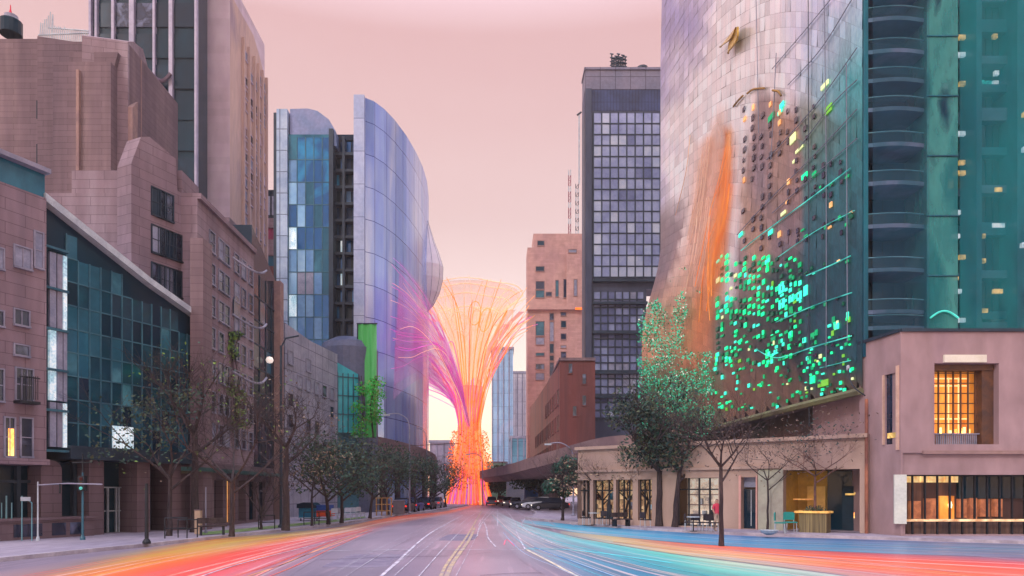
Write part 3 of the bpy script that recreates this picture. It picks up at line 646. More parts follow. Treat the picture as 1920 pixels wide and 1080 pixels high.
for a, b in zip(fine, fine[1:]):
    l = (b-a).length; nrm = Vector(((b-a).y, -(b-a).x)).normalized()
    for z0, z1 in zip(zs, zs[1:]): m.face([(a.x,a.y,z0),(b.x,b.y,z0),(b.x,b.y,z1),(a.x,a.y,z1)], [(s,z0),(s+l,z0),(s+l,z1),(s,z1)])
    ai, bi = a-nrm*.9, b-nrm*.9
    m.face([(ai.x,ai.y,ZT),(bi.x,bi.y,ZT),(b.x,b.y,ZT),(a.x,a.y,ZT)]); m.face([(bi.x,bi.y,0),(ai.x,ai.y,0),(ai.x,ai.y,ZT),(bi.x,bi.y,ZT)], [(s+l,0),(s,0),(s,ZT),(s+l,ZT)])
    s += l
a = fine[0]; m.face([(a.x,a.y,0),(a.x,a.y,ZT),(a.x,a.y+.9,ZT),(a.x,a.y+.9,0)]); m.build('sail_wall', sail, bt_)
FS = front(527, 668, 59.9*K); m = MB()
e0, _ = FS.sz(664, 0); m.rect(FS, e0, e0+1.1, 0, ZT, -.5, .25); m.build('sail_edge', sail2, bt_)
sN, _ = FS.sz(620, 0); zl = FS.sz(560, 252)[1]; zn = FS.sz(640, 250)[1]
m = MB(); m.rect(FS, .5, sN, 0, zl, -18, 0); m.build('glass_wall', tealmid, bt_)
m = MB(); m.rect(FS, sN, e0+.3, 0, zn, -18, -1.6); m.rect(FS, sN, e0, zn, zn+.6, -6, -1.4); m.build('recess_wall', tealdark, bt_)
m = MB(); x1 = sN+.6; m.prism(FS, [(.9,zl),(x1,zl-1.2),(x1-.1,zl+.4),(x1-.8,zl+1.6),(x1-2,zl+2.5),(x1-3,zl+2.75),(.9,zl+2.7)], -8, -.1); m.build('crown', mat('crown_panels', (140,140,176), (110,124,160), scale=.4, rough=.3), bt_)
m = MB(); m.rect(FS, -.35, .75, 0, FS.sz(530,208)[1], -8, .4); m.build('white_fin', mat('white_fin_panels', (188,196,214), (150,166,196), scale=.4, rough=.4, brick=(3,2.2,.05,(140,140,150))), bt_)
mb = MB(); mb.rect(FS, -.75, -.35, 0, FS.sz(530,212)[1], -6, .1); mb.build('fin_joint', mull_d, bt_)
blue1 = mat('blue_tower_glass', (4,90,144), (40,150,196), (12,84,136), scale=.2, rough=.1, spec=.8, metal=.3); blue2 = mat('dark_blue_tower_glass', (8,40,74), (16,62,98), scale=.2, rough=.1)
bluepale = mat('reflective_pale_blue', (170,200,230), (130,176,214), scale=.25, rough=.15, metal=.5); blue3 = mat('pale_blue_glass', (120,156,190), (90,130,176), scale=.3, rough=.2)
panes(bt_, FS, .8, sN, 4, zl-.3, 5, 15, [blue2, blue1, tealmid, blue1, blue3, bluepale, winpale, wincool], mull_t, 0, .08, wts=[3,8,3,6,5,3,.8,.6])
m = MB(); items = []
nf = 18
for k in range(nf):
    z0 = 8+k*(zn-8)/nf; m.rect(FS, sN, e0, z0-.14, z0+.14, -1.55, -.7)
    for j in range(4):
        a = sN+(e0-sN)*j/4; mm = MB(); mm.rect(FS, a+.08, a+(e0-sN)/4-.04, z0+.25, z0+1.6, -1.6, -1.5); items.append((.5, mm, [random.choices([blue2, tealdeep, blue1, blue3, wincool], [8,5,3,1.2,.25])[0]]))
m.rect(FS, sN-.15, sN+.3, 4, zn+.4, -1.5, .2); m.rect(FS, (sN+e0)/2-.15, (sN+e0)/2+.1, 4, zn, -1.5, -.6); m.build('floor_slab', mull_d, bt_)
put_windows(bt_, items)
# rounded bay hanging on the far side of the sail
c = P(800, 514, 93); m = MB(); prof = [(0,-5.2),(.9,-4.2),(1.7,-2.6),(2.15,-.8),(2.2,.9),(1.7,2.6),(1.0,4.4),(.5,6),(0,7.5)]; m.lathe(c, prof, 22); m.build('rounded_bay', mat('rounded_bay_glass', (246,226,230), (232,210,222), scale=.4, rough=.45), bt_, smooth=True)
m = MB()
for k in range(11):
    t = k/11*6.283; m.tube([c+Vector((r*1.005*math.cos(t), r*1.005*math.sin(t), z)) for r, z in prof], .03, 4)
m.build('bay_rib', mullion, bt_)
# stone arcade wrapping the tower base
ar_ = thing('arcade', 'curved brown arcade wrapped around the foot of the curved tower', 'arcade', (-12, 75, 0))
m = MB(); off = []
for i, a in enumerate(fine):
    b = fine[min(i+1, len(fine)-1)]; p = fine[max(i-1, 0)]; d = (b-p).normalized(); off.append(a+Vector((d.y, -d.x))*1.1)
off = [Vector((-15.6, 70.6))]+off[:-3]; zt_ = lambda i: 8.2-.045*i
for i in range(len(off)-1):
    a, b = off[i], off[i+1]; z0, z1 = 4.6, zt_(i)
    m.face([(a.x,a.y,z0),(b.x,b.y,z0),(b.x,b.y,zt_(i+1)),(a.x,a.y,z1)], [(i*.8,z0),(i*.8+.8,z0),(i*.8+.8,z1),(i*.8,z1)])
    m.face([(a.x,a.y,z1),(b.x,b.y,zt_(i+1)),(b.x-2,b.y+1,zt_(i+1)),(a.x-2,a.y+1,z1)]); m.face([(a.x,a.y,z0),(a.x-1.5,a.y+.6,z0),(b.x-1.5,b.y+.6,z0),(b.x,b.y,z0)])
m.build('fascia', mat('arcade_stone', (128,100,104), (104,84,92), scale=.3, rough=.8), ar_)
for i in range(0, len(off), 4):
    m = MB(); a = off[i]; m.lathe((a.x-.35, a.y+.3, 0), [(.32,0),(.32,4.6)], 10); m.build('column', stone_d, ar_)
# --- white grey building
wg = thing('pale_grey_building', 'pale grey panelled building with a sloping top below the blue tower', 'building', (-16, 60, 0))
WG = Pl((-16.75, 55), (-15.1, 66)); m = MB(); za = WG.sz(536, 606)[1]; zb_ = WG.sz(632, 664)[1]
m = MB(); m.prism(WG, [(0,.13),(WG.L,.13),(WG.L,zb_),(WG.L*.45,za-.4),(0,za)], -6, 0); m.build('wall', mat('pale_panel', (168,160,176), (132,130,148), (150,144,162), scale=.3, rough=.5, brick=(1.5,1.2,.03,(130,125,140))), wg)
items = []
for k in range(6):
    for j in range(6):
        if random.random() < .5: items.append(window(WG, .5+j*1.75, 1.4+j*1.75, 4+k*1.7, 5.0+k*1.7, 0, random.choice([winglass, winpale, tealdark]), mullion, .06))
put_windows(wg, items)
dr = thing('round_pavilion', 'low pale round drum at the foot of the blue tower', 'pavilion', P(655,900,69)); c = P(655,922,71); c.z = 0
m = MB(); m.lathe(c, [(2.9,0),(2.9,16.6),(2.7,17.2),(1.6,17.8),(0,18)], 28); m.build('drum', mat('drum_panel', (150,160,190), (170,168,190), scale=.3, rough=.35, brick=(2,2,.03,(150,150,160))), dr, smooth=False)
tb = thing('teal_glass_box', 'bright teal glazed bay below the round pavilion', 'glazed bay', P(652,900,66.5)); TB = Pl((P(633,0,66.5).x, 66.5), (P(672,0,67.5).x, 67.5))
z0 = TB.sz(650,812)[1]; z1 = TB.sz(634,680)[1]; z2 = TB.sz(672,702)[1]
m = MB(); m.prism(TB, [(0,z0),(TB.L,z0),(TB.L,z2),(0,z1)], -1.5, 0); m.build('bay_glass', mat('bright_teal_glass', (30,140,155), (80,190,196), scale=.4, rough=.15, stretch=(1,1,.3)), tb)
m = MB()
for k in range(5): a = TB.L*k/4; m.rect(TB, a-.04, a+.04, z0, z2, 0, .1)
for k in range(4): z = z0+(z2-z0)*k/3.2; m.rect(TB, 0, TB.L, z-.04, z+.04, 0, .09)
m.rect(TB, -.1, TB.L+.1, .13, z0, -1.5, -.2); m.build('mullion_grid', mull_t, tb)
bn = thing('green_banner', 'long bright green banner hanging on the foot of the curved tower', 'banner', P(688,800,69)); FBn = front(671, 706, 69)
za, zc = FBn.sz(690, 820)[1], FBn.sz(690, 607)[1]
m = MB()
for i in range(8):
    for k in range(12):
        f = lambda i, k: FBn.pt(FBn.L*i/8, za+(zc-za)*k/12, .12*math.sin(i*1.7+k*.4))
        m.face([f(i,k), f(i+1,k), f(i+1,k+1), f(i,k+1)])
m.build('cloth', mat('banner_green', (70,178,84), (120,196,130), (96,186,104), scale=.5, stretch=(3,1,.15), rough=.8), bn, smooth=True)
m = MB(); m.tube([FBn.pt(-.1, zc, .05), FBn.pt(FBn.L+.1, zc, .05)], .07, 6); m.tube([FBn.pt(-.05, 0, -.1), FBn.pt(-.05, zc, -.1)], .07, 6); m.build('pole', mull_d, bn)
# ================================================================ right side, far to near
# --- peach tower
pe = thing('peach_tower', 'peach stone tower with dark window columns, centre right behind the dark red block', 'building', (11, 138, 0))
FE = front(990, 1093, 135); q = lambda pl, pts: [pl.sz(*p) for p in pts]
m = MB(); m.prism(FE, q(FE, [(989,915),(1093,915),(1093,438),(1000,438),(1000,464),(989,464)]), -6, 0); m.build('wall', peach, pe)
m = MB(); m.prism(FE, q(FE, [(987,582),(1093,582),(1093,577),(987,577)]), 0, .8); m.prism(FE, q(FE, [(1062,578),(1093,578),(1093,470),(1062,470)]), 0, .5); m.build('bay', peach, pe)
items = []
for x0, x1, ys in ((1005,1020,[(500,508),(528,542),(545,558),(603,629),(633,646),(662,667),(683,692),(700,712)]), (1031,1038,[(588,600),(604,640),(645,662),(667,676),(680,705)]),
                   (1052,1061,[(586,592),(602,614),(626,636),(648,652),(660,672)]), (1042,1047,[(526,556)]), (1057,1062,[(524,558)]), (1076,1081,[(526,556)]), (1024,1034,[(548,555)]), (1008,1020,[(452,460)]), (1066,1080,[(470,475)])):
    for y0, y1 in ys:
        s0, z0 = FE.sz(x0, y1); s1, z1 = FE.sz(x1, y0); items.append(window(FE, s0, s1, z0, z1, .5 if x0 > 1062 else 0, random.choice([winglass, tealdark, winpale, mull_t]), stone_o, .12))
put_windows(pe, items)
m = MB(); m.prism(FE, q(FE, [(1078,583),(1092,583),(1092,579),(1078,579)]), .8, .95); m.build('lit_sign', mat('orange_lit_sign', (255,120,40), emit=1.0), pe)
ms = thing('radio_mast', 'shorter red and white lattice mast on the roof of the peach tower', 'mast', P(1068,440,137))
def mast(root, px, y0, y1, Y, wd, mats):
    n = 12
    for k in range(n):
        m = MB(); a, b = y0+(y1-y0)*k/n, y0+(y1-y0)*(k+1)/n
        for o in (-wd, wd): m.tube([P(px+o, a, Y), P(px+o, b, Y)], .07, 4)
        m.tube([P(px-wd, a, Y), P(px+wd, b, Y)], .05, 4); m.tube([P(px-wd, a, Y), P(px+wd, a, Y)], .05, 4)
        m.build('lattice_section', mats[k % len(mats)], root)
mred = mat('mast_red', (150,70,80), (120,60,80)); mast(ms, 1068, 440, 318, 137, 2.2, [mred, mred, white])
m2 = thing('radio_mast', 'tall thin pale mast between the peach tower and the dark grid tower', 'mast', P(1085,440,139))
mast(m2, 1082, 440, 345, 139, 2.5, [white, mull_d]); mast(m2, 1086, 345, 214, 139, 1.0, [white])
m = MB(); m.tube([P(1082,216,139), P(1090,210,139)], .2, 4); m.build('antenna_tip', black, m2)
# --- red brown block
rb = thing('red_brown_block', 'dark red brown metal clad block with a sloping side above the overpass', 'building', (9, 95, 0))
SB = Pl((7.85, 85), (6.6, 131)); FB2 = front(1050, 1116, 85)
m = MB(); m.prism(SB, q(SB, [(1050,905),(994,905),(994,764),(1001,756),(1048,684),(1050,676)]), -4, 0); m.build('side_wall', redbrown, rb)
m = MB(); m.prism(FB2, q(FB2, [(1050,905),(1116,905),(1116,676),(1050,676)]), -30, .02); m.build('wall', redbrown, rb)
m = MB(); s0, _ = FB2.sz(1048, 0); m.rect(FB2, s0, FB2.L, 18.25, 18.6, -30, .25); m.build('cornice', stone_d, rb)
items = []
for i in range(14):
    for k in range(4):
        s0 = 1.5+i*3.0; zt0 = 3.5+k*3.2
        if zt0+2 > 18-(.17*s0): continue
        items.append(window(SB, s0, s0+1.1, zt0, zt0+1.8, 0, random.choice([tealdeep, winglass, redbrown]), redbrown, .1))
for x, y in ((1066,700),(1092,760),(1092,720),(1074,780)): s0, z0 = FB2.sz(x, y); items.append(window(FB2, s0, s0+.45, z0, z0+1.2, .02, winglass, redbrown, .08))
put_windows(rb, items)
# --- dark grid tower
gt = thing('dark_grid_tower', 'tall dark tower gridded with pale window panes and topped by rooftop aerials', 'building', (20, 116, 0))
Yg = 110; FG = front(1097, 1245, Yg); ztop = FG.sz(1100,132)[1]; zb1 = FG.sz(1100,168)[1]; zg = FG.sz(1100,208)[1]; zs_ = FG.sz(1100,528)[1]; zl_ = FG.sz(1100,790)[1]
s110, _ = FG.sz(1110, 0); s200, _ = FG.sz(1212, 0); sR = FG.L+1
m = MB(); m.rect(FG, 0, sR, zs_-1.2, zg+.02, -4, 0); m.rect(FG, 0, s200, 0, zs_-1.2, -4, -.02); m.build('wall', darkgrey, gt)
m = MB(); m.rect(FG, 0, sR, zb1, ztop, -3.6, .1); m.rect(FG, -.15, sR, ztop, ztop+.35, -3.6, .3); m.build('roof_parapet', mat('parapet_panels', (112,108,128), (128,118,136), scale=.3, rough=.6, brick=(2.4,4,.06,(150,150,160))), gt)
m = MB(); m.rect(FG, 0, sR, zg, zb1-.02, -3.8, .04); m.build('plant_floor', mat('louvre_band', (62,72,110), (48,56,84), scale=.4, rough=.5, brick=(.5,4,.05,(170,170,170))), gt)
m = MB(); m.rect(FG, 0, s110-.1, 0, zb1, -.5, .35); m.build('corner_pier', darkgrey, gt)
pane_a = mat('lilac_pane', (186,190,224), (150,156,196), scale=.3, rough=.2, metal=.5); pane_b = mat('pale_pane', (226,226,242), (190,196,226), scale=.3, rough=.2, metal=.5)
pane_c = mat('slate_pane', (136,140,176), (104,110,148), scale=.3, rough=.2, metal=.4); pane_d = mat('dim_pane', (84,88,120), (100,104,134), scale=.3, rough=.2, metal=.3)
nz1 = 15; c0 = s110+.2
panes(gt, FG, c0, sR-.3, FG.sz(0,520)[1], zg-.3, 9, nz1, [pane_c, pane_a, pane_b], mull_d, .02, .2, wts=[2,8,6], proud=.12)
panes(gt, FG, c0, s200-.4, zl_+.5, zs_-1.6, 7, 16, [pane_d, pane_c, pane_a, winpale, pane_b], mull_d, .02, .2, wts=[3,7,6,2,1.2], proud=.2, fname='mullion_grid')
for y in (528, 570, 625, 700, 745): _, z = FG.sz(0, y); m = MB(); m.rect(FG, s110, s200 if y > 528 else sR, z-.2, z+.2, 0, .9); m.build('ledge', mull_d, gt)
ae = thing('roof_aerial', 'cluster of dark aerials and dishes on top of the dark grid tower', 'aerial', P(1160,132,114))
m = MB()
for k in range(7):
    x = 1147+k*4.2; h = random.uniform(20, 32); m.tube([P(x,133,114), P(x,133-h,114)], .11, 4)
    for j in range(4): y = 130-h*(j+1)/4.3; m.tube([P(x-3.2,y,114), P(x+3.2,y+1,113.8)], .1, 4)
m.tube([P(1145,120,114), P(1174,120,114)], .12, 4); m.tube([P(1146,110,114), P(1173,111,114)], .1, 4); m.build('aerial_frame', mull_d, ae)
tk2 = thing('roof_tank', 'dark drum beside the aerials on top of the dark grid tower', 'water tank', P(1204,132,114)); m = MB(); m.lathe(P(1204,131,114), [(.9,0),(.9,.35),(.5,.6),(0,.6)], 14); m.tube([P(1190,128,114), P(1220,128,114)], .12, 4); m.build('drum', mull_d, tk2)
# --- overpass
X_c = lambda px, Y: (px-CX)/F*Y
def smooth_path(A, sub=6):
    pts = []
    for i in range(len(A)-1):
        for k in range(sub+(i == len(A)-2)):
            t = k/sub; p0, p1, p2, p3 = A[max(i-1, 0)], A[i], A[i+1], A[min(i+2, len(A)-1)]
            pts.append(.5*((2*p1)+(p2-p0)*t+(2*p0-5*p1+4*p2-p3)*t*t+(3*p1-p0-3*p2+p3)*t**3))
    return pts
ov = thing('overpass', 'brown curved overpass sweeping from the right side across the far end of the street', 'overpass', (6, 80, 0))
path = smooth_path([P(*a) for a in ((1230,818,52),(1170,816,53.5),(1115,823,57),(1060,838,63),(1000,856,73),(950,872,90),(905,882,112),(868,888,140))]); 
m = MB()
L_ = []
for i, p in enumerate(path):
    d = (path[min(i+1, len(path)-1)]-path[max(i-1, 0)]); d.z = 0; d.normalize(); nn = Vector((-d.y, d.x, 0))
    if nn.dot(p) > 0: nn = -nn
    L_.append((p, -nn))
for i in range(len(path)-1):
    (a, na), (b, nb) = L_[i], L_[i+1]; dn_ = Vector((0,0,-1)); W = 7
    secs = lambda p, n_: [p+Vector((0,0,0)), p+n_*.3, p+n_*.3+dn_*.8, p+n_*W+dn_*.8, p+n_*W+Vector((0,0,0)), p+n_*W+dn_*1.7, p+n_*1.2+dn_*1.9, p+n_*.4+dn_*1.25, p+dn_*1.2]
    A, B = secs(a, na), secs(b, nb)
    for k in range(len(A)): j = (k+1) % len(A); m.face([A[k], B[k], B[j], A[j]], [(i*1.5, A[k].z), (i*1.5+1.5, B[k].z), (i*1.5+1.5, B[j].z), (i*1.5, A[j].z)])
m.build('deck', mat('overpass_concrete', (150,116,112), (120,94,98), (134,106,104), scale=.15, rough=.85), ov)
for i in range(8, len(path), 6):
    (a, na) = L_[i]; c = a+na*3.5
    if c.x < 4: continue
    m = MB(); m.lathe((c.x, c.y, 0), [(.6,0),(.6,c.z-1.7)], 12); m.build('pier', stone_d, ov)
for x0, x1, y0, y1, Y, g in ((912,950,868,905,128,'pale_green'),(950,985,872,912,116,'lilac'),(985,1012,866,905,106,'blue'),(1012,1050,874,915,98,'grey')):
    o = thing('glazed_pavilion', {'pale_green':'pale green glazed pavilion under the far end of the overpass','lilac':'lilac glazed pavilion under the overpass','blue':'deep blue hoarding box under the overpass','grey':'grey box like pavilion behind the small green tree'}[g], 'pavilion', (X_c(x0, Y), Y, 0))
    f_ = front(x0, x1, Y); zz = f_.sz(0, y0)[1]; m = MB(); m.rect(f_, 0, f_.L, .13, zz, -4, 0); m.build('wall', {'pale_green': mat('pavilion_green', (140,190,176), (110,160,156), emit=.12), 'lilac': mat('pavilion_lilac', (190,190,210), (150,160,190), emit=.12), 'blue': mat('pavilion_blue', (50,100,170), (90,120,170)), 'grey': mat('pavilion_grey', (140,134,146), (110,106,120))}[g], o)
    m = MB(); m.rect(f_, -.2, f_.L+.2, zz, zz+.25, -4.2, .3); m.build('roof', mullion, o)
# distant cool buildings past the overpass
for nm, lab, x0, x1, yt, Y, mt_ in (('distant_tower', 'pale blue distant tower right of the glowing sculpture', 922, 962, 655, 210, mat('far_blue', (176,200,224), (200,190,210), (150,180,210), scale=.06, rough=.5, brick=(3,4,.08,(200,200,205)))),
      ('distant_tower', 'low teal distant block behind the overpass', 958, 993, 822, 190, mat('far_teal', (70,130,150), (110,150,170), scale=.1, rough=.4, brick=(5,4,.1,(170,170,180)))),
      ('distant_tower', 'lilac distant tower between the pale blue tower and the peach tower', 950, 990, 700, 230, mat('far_lilac', (200,190,206), (220,200,200), scale=.08, rough=.5, brick=(3,4,.1,(200,200,205)))),
      ('distant_building', 'grey low building far down the street left of the sculpture', 806, 846, 830, 190, mat('far_grey', (160,140,156), (130,120,140), scale=.1, rough=.7, brick=(4,3,.1,(170,170,180))))):
    o = thing(nm, lab, 'building', ((x0+x1)/2*0+(x0-CX)/F*Y, Y, 0)); f_ = front(x0, x1, Y); m = MB(); m.rect(f_, 0, f_.L, 0, f_.sz(x0, yt)[1], -12, 0); m.build('wall', mt_, o)
    m = MB(); m.rect(f_, -.3, f_.L+.3, f_.sz(x0,yt)[1], f_.sz(x0,yt)[1]+.7, -12.3, .3); m.build('cornice', mullion, o)
    m = MB(); s_ = 0
    while s_ < f_.L: m.rect(f_, s_, s_+.3, 0, f_.sz(x0,yt)[1], 0, .3); s_ += 1.7
    m.build('mullion_grid', mullion, o)

# ================================================================ flared tower with tiled skin
ft = thing('flared_tile_tower', 'huge tower with a flaring skin of pale tiles, painted brown reflections and glowing green panels at right', 'building', (20, 45, 0))
def ff(u, z):
    """u 0 at the near corner, 1 at the far end; lower far skin flares out over the street"""
    Y = 1/(1/35.0+(1/78-1/35.0)*u); uu = (Y-35)/43; e = min(1, max(0, (30-z)/11)); e = e*e*(3-2*e); bow = .9*math.sin(u*math.pi)
    return Vector((18.5+max(0, z-50)*.02*uu-e*2.1*uu**1.6-bow*.5, Y, z))
uo = lambda Y: (1/35.0-1/Y)/(1/35.0-1/78)
def pix(v): return (CX+F*v.x/v.y, HY-F*(v.z-H)/v.y)
Z0, Z1 = 7.4, 78; NU, NZ = 40, 74
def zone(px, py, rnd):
    """tile colours with reflections and the orange flare painted in, panel by panel"""
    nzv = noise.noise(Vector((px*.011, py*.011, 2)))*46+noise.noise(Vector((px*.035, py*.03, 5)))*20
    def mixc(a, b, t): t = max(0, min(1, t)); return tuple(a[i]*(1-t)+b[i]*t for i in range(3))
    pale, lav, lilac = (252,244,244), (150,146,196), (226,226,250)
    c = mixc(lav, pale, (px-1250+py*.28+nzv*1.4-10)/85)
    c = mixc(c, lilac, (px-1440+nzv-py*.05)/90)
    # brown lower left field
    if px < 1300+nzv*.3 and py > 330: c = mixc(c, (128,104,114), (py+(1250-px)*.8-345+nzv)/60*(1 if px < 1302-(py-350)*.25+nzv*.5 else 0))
    # reflected brown block painted into the tiles (steps like a roofline)
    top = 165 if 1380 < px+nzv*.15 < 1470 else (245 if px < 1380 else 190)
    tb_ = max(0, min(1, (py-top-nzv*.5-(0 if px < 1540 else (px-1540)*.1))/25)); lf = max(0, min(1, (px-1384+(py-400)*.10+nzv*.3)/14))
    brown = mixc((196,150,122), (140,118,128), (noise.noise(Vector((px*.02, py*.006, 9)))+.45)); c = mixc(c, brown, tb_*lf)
    # orange flare painted into the tiles
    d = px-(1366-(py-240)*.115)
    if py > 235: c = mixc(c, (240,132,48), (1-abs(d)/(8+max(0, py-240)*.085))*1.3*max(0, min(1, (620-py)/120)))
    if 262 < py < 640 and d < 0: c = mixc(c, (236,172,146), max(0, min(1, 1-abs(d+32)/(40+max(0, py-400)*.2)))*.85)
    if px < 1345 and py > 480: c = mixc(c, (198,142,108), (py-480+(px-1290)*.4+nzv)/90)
    # dark green reflected zone, painted in
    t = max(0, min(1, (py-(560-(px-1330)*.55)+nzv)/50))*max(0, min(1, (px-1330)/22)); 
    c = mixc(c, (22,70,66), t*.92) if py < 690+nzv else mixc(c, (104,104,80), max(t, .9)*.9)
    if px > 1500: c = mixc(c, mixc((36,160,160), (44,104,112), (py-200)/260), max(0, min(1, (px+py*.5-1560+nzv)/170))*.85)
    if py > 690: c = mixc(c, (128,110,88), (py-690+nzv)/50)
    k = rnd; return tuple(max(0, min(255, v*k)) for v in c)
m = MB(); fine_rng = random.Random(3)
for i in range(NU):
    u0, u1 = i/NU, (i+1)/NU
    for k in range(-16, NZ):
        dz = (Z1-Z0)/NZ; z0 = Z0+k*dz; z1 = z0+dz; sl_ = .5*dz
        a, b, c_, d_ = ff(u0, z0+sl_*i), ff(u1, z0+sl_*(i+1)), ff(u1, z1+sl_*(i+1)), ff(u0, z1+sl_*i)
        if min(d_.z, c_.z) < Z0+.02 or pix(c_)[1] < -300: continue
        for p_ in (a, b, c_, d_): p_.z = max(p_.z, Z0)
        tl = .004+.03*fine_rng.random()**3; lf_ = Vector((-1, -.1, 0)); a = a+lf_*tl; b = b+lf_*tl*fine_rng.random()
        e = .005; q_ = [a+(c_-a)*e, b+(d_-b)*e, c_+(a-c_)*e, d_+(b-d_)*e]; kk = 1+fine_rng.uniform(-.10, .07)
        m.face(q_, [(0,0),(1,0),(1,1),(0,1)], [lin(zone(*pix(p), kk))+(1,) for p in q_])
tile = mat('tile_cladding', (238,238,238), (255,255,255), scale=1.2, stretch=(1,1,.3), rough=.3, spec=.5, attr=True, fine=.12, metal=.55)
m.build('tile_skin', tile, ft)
m = MB()     # the body behind the skin, so it is a solid tower from any side
for i in range(24):
    u0, u1 = i/24, (i+1)/24
    for k in range(24):
        z0, z1 = Z0+(Z1-Z0)*k/24, Z0+(Z1-Z0)*(k+1)/24; o_ = Vector((.25, 0, 0)); m.face([ff(u0,z0)+o_, ff(u1,z0)+o_, ff(u1,z1)+o_, ff(u0,z1)+o_])
for k in range(24):
    z0, z1 = Z0+(Z1-Z0)*k/24, Z0+(Z1-Z0)*(k+1)/24
    a, b = ff(1, z0)+Vector((.25,0,0)), ff(1, z1)+Vector((.25,0,0)); m.face([a, (44,78,z0), (44,78,z1), b]); a, b = ff(0, z0)+Vector((.25,10.2,0)), ff(0, z1)+Vector((.25,10.2,0)); m.face([a, (44,45.8,z0), (44,45.8,z1), b])
m.face([(18,46,Z1),(44,46,Z1),(44,78,Z1),(17,78,Z1)]); m.face([ff(0,Z0)+Vector((.1,0,0)),(22,35.6,Z0),(44,50,Z0),(44,78,Z0),ff(1,Z0)+Vector((.1,0,0)),ff(.6,Z0)+Vector((.1,0,0)),ff(.3,Z0)+Vector((.1,0,0))]); m.face([(44,46,Z0),(44,78,Z0),(44,78,Z1),(44,46,Z1)])
m.build('body', mat('tower_backing', (112,96,104), (84,76,88), scale=.2), ft)
# diagonal seams on the skin
m = MB()
def onskin(px, py, out=.10):
    lo, hi = 0, 1
    k = (px-CX)/F
    best = None; z = 20
    for it in range(25):
        # march u for this pixel column with current z
        u = .5; a, b = 0, 1
        for _ in range(18):
            u = (a+b)/2; v = ff(u, z)
            if v.x/v.y > k: a = u
            else: b = u
        v = ff(u, z); z = H+(HY-py)/F*v.y
    return ff(u, z)+Vector((-out, -out*.3, 0))
def seam(pts, rad, mt_, name, n=10):
    m = MB(); A = [onskin(*p, out=rad*.8+.08) for p in pts]; m.tube(smooth_path(A, n), rad, 5, cap=True); m.build(name, mt_, ft)
cyan = mat('cyan_light_strip', (90,240,220), (30,120,120), scale=.5, emit=.4); 
for pts, r_ in (([(1598,316),(1520,374),(1430,440),(1392,470)],.035), ([(1605,395),(1530,435),(1462,482)],.025), ([(1598,480),(1560,498),(1515,517)],.035), ([(1600,549),(1530,573),(1458,604)],.035),
                ([(1600,630),(1530,650),(1460,671),(1420,655)],.035), ([(1598,676),(1540,690)],.025), ([(1600,738),(1500,765),(1400,785)],.025)):
    seam(pts, r_, cyan, 'light_strip')
for pts in ([(1610,90),(1530,200),(1440,300)], [(1610,205),(1530,290),(1440,380),(1385,440)], [(1560,0),(1510,60),(1450,130)], [(1600,0),(1540,95),(1480,160)], [(1610,150),(1560,200),(1500,280)], [(1518,0),(1519,400),(1520,800)], [(1420,0),(1425,250)], [(1610,260),(1540,320),(1450,400)], [(1458,100),(1448,300)], [(1548,0),(1552,300),(1552,690)], [(1590,120),(1592,640)]):
    seam(pts, .028, mat('seam_grey_%d' % pts[0][0], (120,120,136)) if pts[0][0] != 1518 else mull_d, 'seam')
# golden petals
gpm = mat('gold_petal_metal', (210,160,60), (130,90,30), scale=1.2, rough=.4)
for lf2, rt2 in (([(1386,54),(1370,74),(1357,91)],[(1392,54),(1382,76),(1360,91)]), ([(1384,60),(1374,82),(1372,103)],[(1396,53),(1394,78),(1376,102)])):
    A_ = smooth_path([onskin(*p, out=.35) for p in lf2], 4); B_ = smooth_path([onskin(*p, out=.6) for p in rt2], 4); m = MB()
    for i in range(len(A_)-1):
        m.face([A_[i], B_[i], B_[i+1], A_[i+1]]); o_ = Vector((.12,0,0)); m.face([A_[i]+o_, A_[i+1]+o_, B_[i+1]+o_, B_[i]+o_]); m.face([A_[i], A_[i+1], A_[i+1]+o_, A_[i]+o_]); m.face([B_[i], B_[i]+o_, B_[i+1]+o_, B_[i+1]])
    m.build('gold_petal', gpm, ft)
for pts in (([(1378,200),(1388,188),(1396,180)]), ([(1404,176),(1416,168),(1436,166)]), ([(1452,170),(1462,172),(1468,180)])):
    seam(pts, .07, mat('gold_trim%d' % pts[0][0], (170,120,50), (120,84,40)), 'gold_trim')
# orange light flare modelled as strands and sheets on the skin
og = mat('orange_flare', (250,130,30), (255,176,84), scale=.6, rough=.4, emit=.25)
rs = random.Random(5)
for k in range(6):
    x = 1372-rs.random()*12; y = 250+rs.random()*120; pts = [(x, y), (x-6-rs.random()*8, y+60), (x-14-rs.random()*26, y+130), (x-30-rs.random()*30, y+210+rs.random()*60)]
    seam(pts, .025+.035*rs.random(), og, 'flare_strand', 5)
pr = mat('peach_flare', (240,190,170), (250,214,190), scale=.6, rough=.5)
for k in range(16):
    x = 1335-rs.random()*40; y = 250+rs.random()*160; seam([(x, y), (x-8, y+70), (x-20-rs.random()*10, y+150)], .02+.03*rs.random(), pr, 'flare_strand', 4)
og2 = mat('orange_flare_sweep', (250,150,60), (255,190,120), (246,130,50), scale=.15, stretch=(1,1,.12), rough=.6, alpha=True); pk2 = mat('peach_flare_sweep', (240,190,166), (226,160,130), scale=.15, stretch=(1,1,.12), rough=.6, alpha=True)  # soft wash of the flare, laid on as see-through coloured sheets
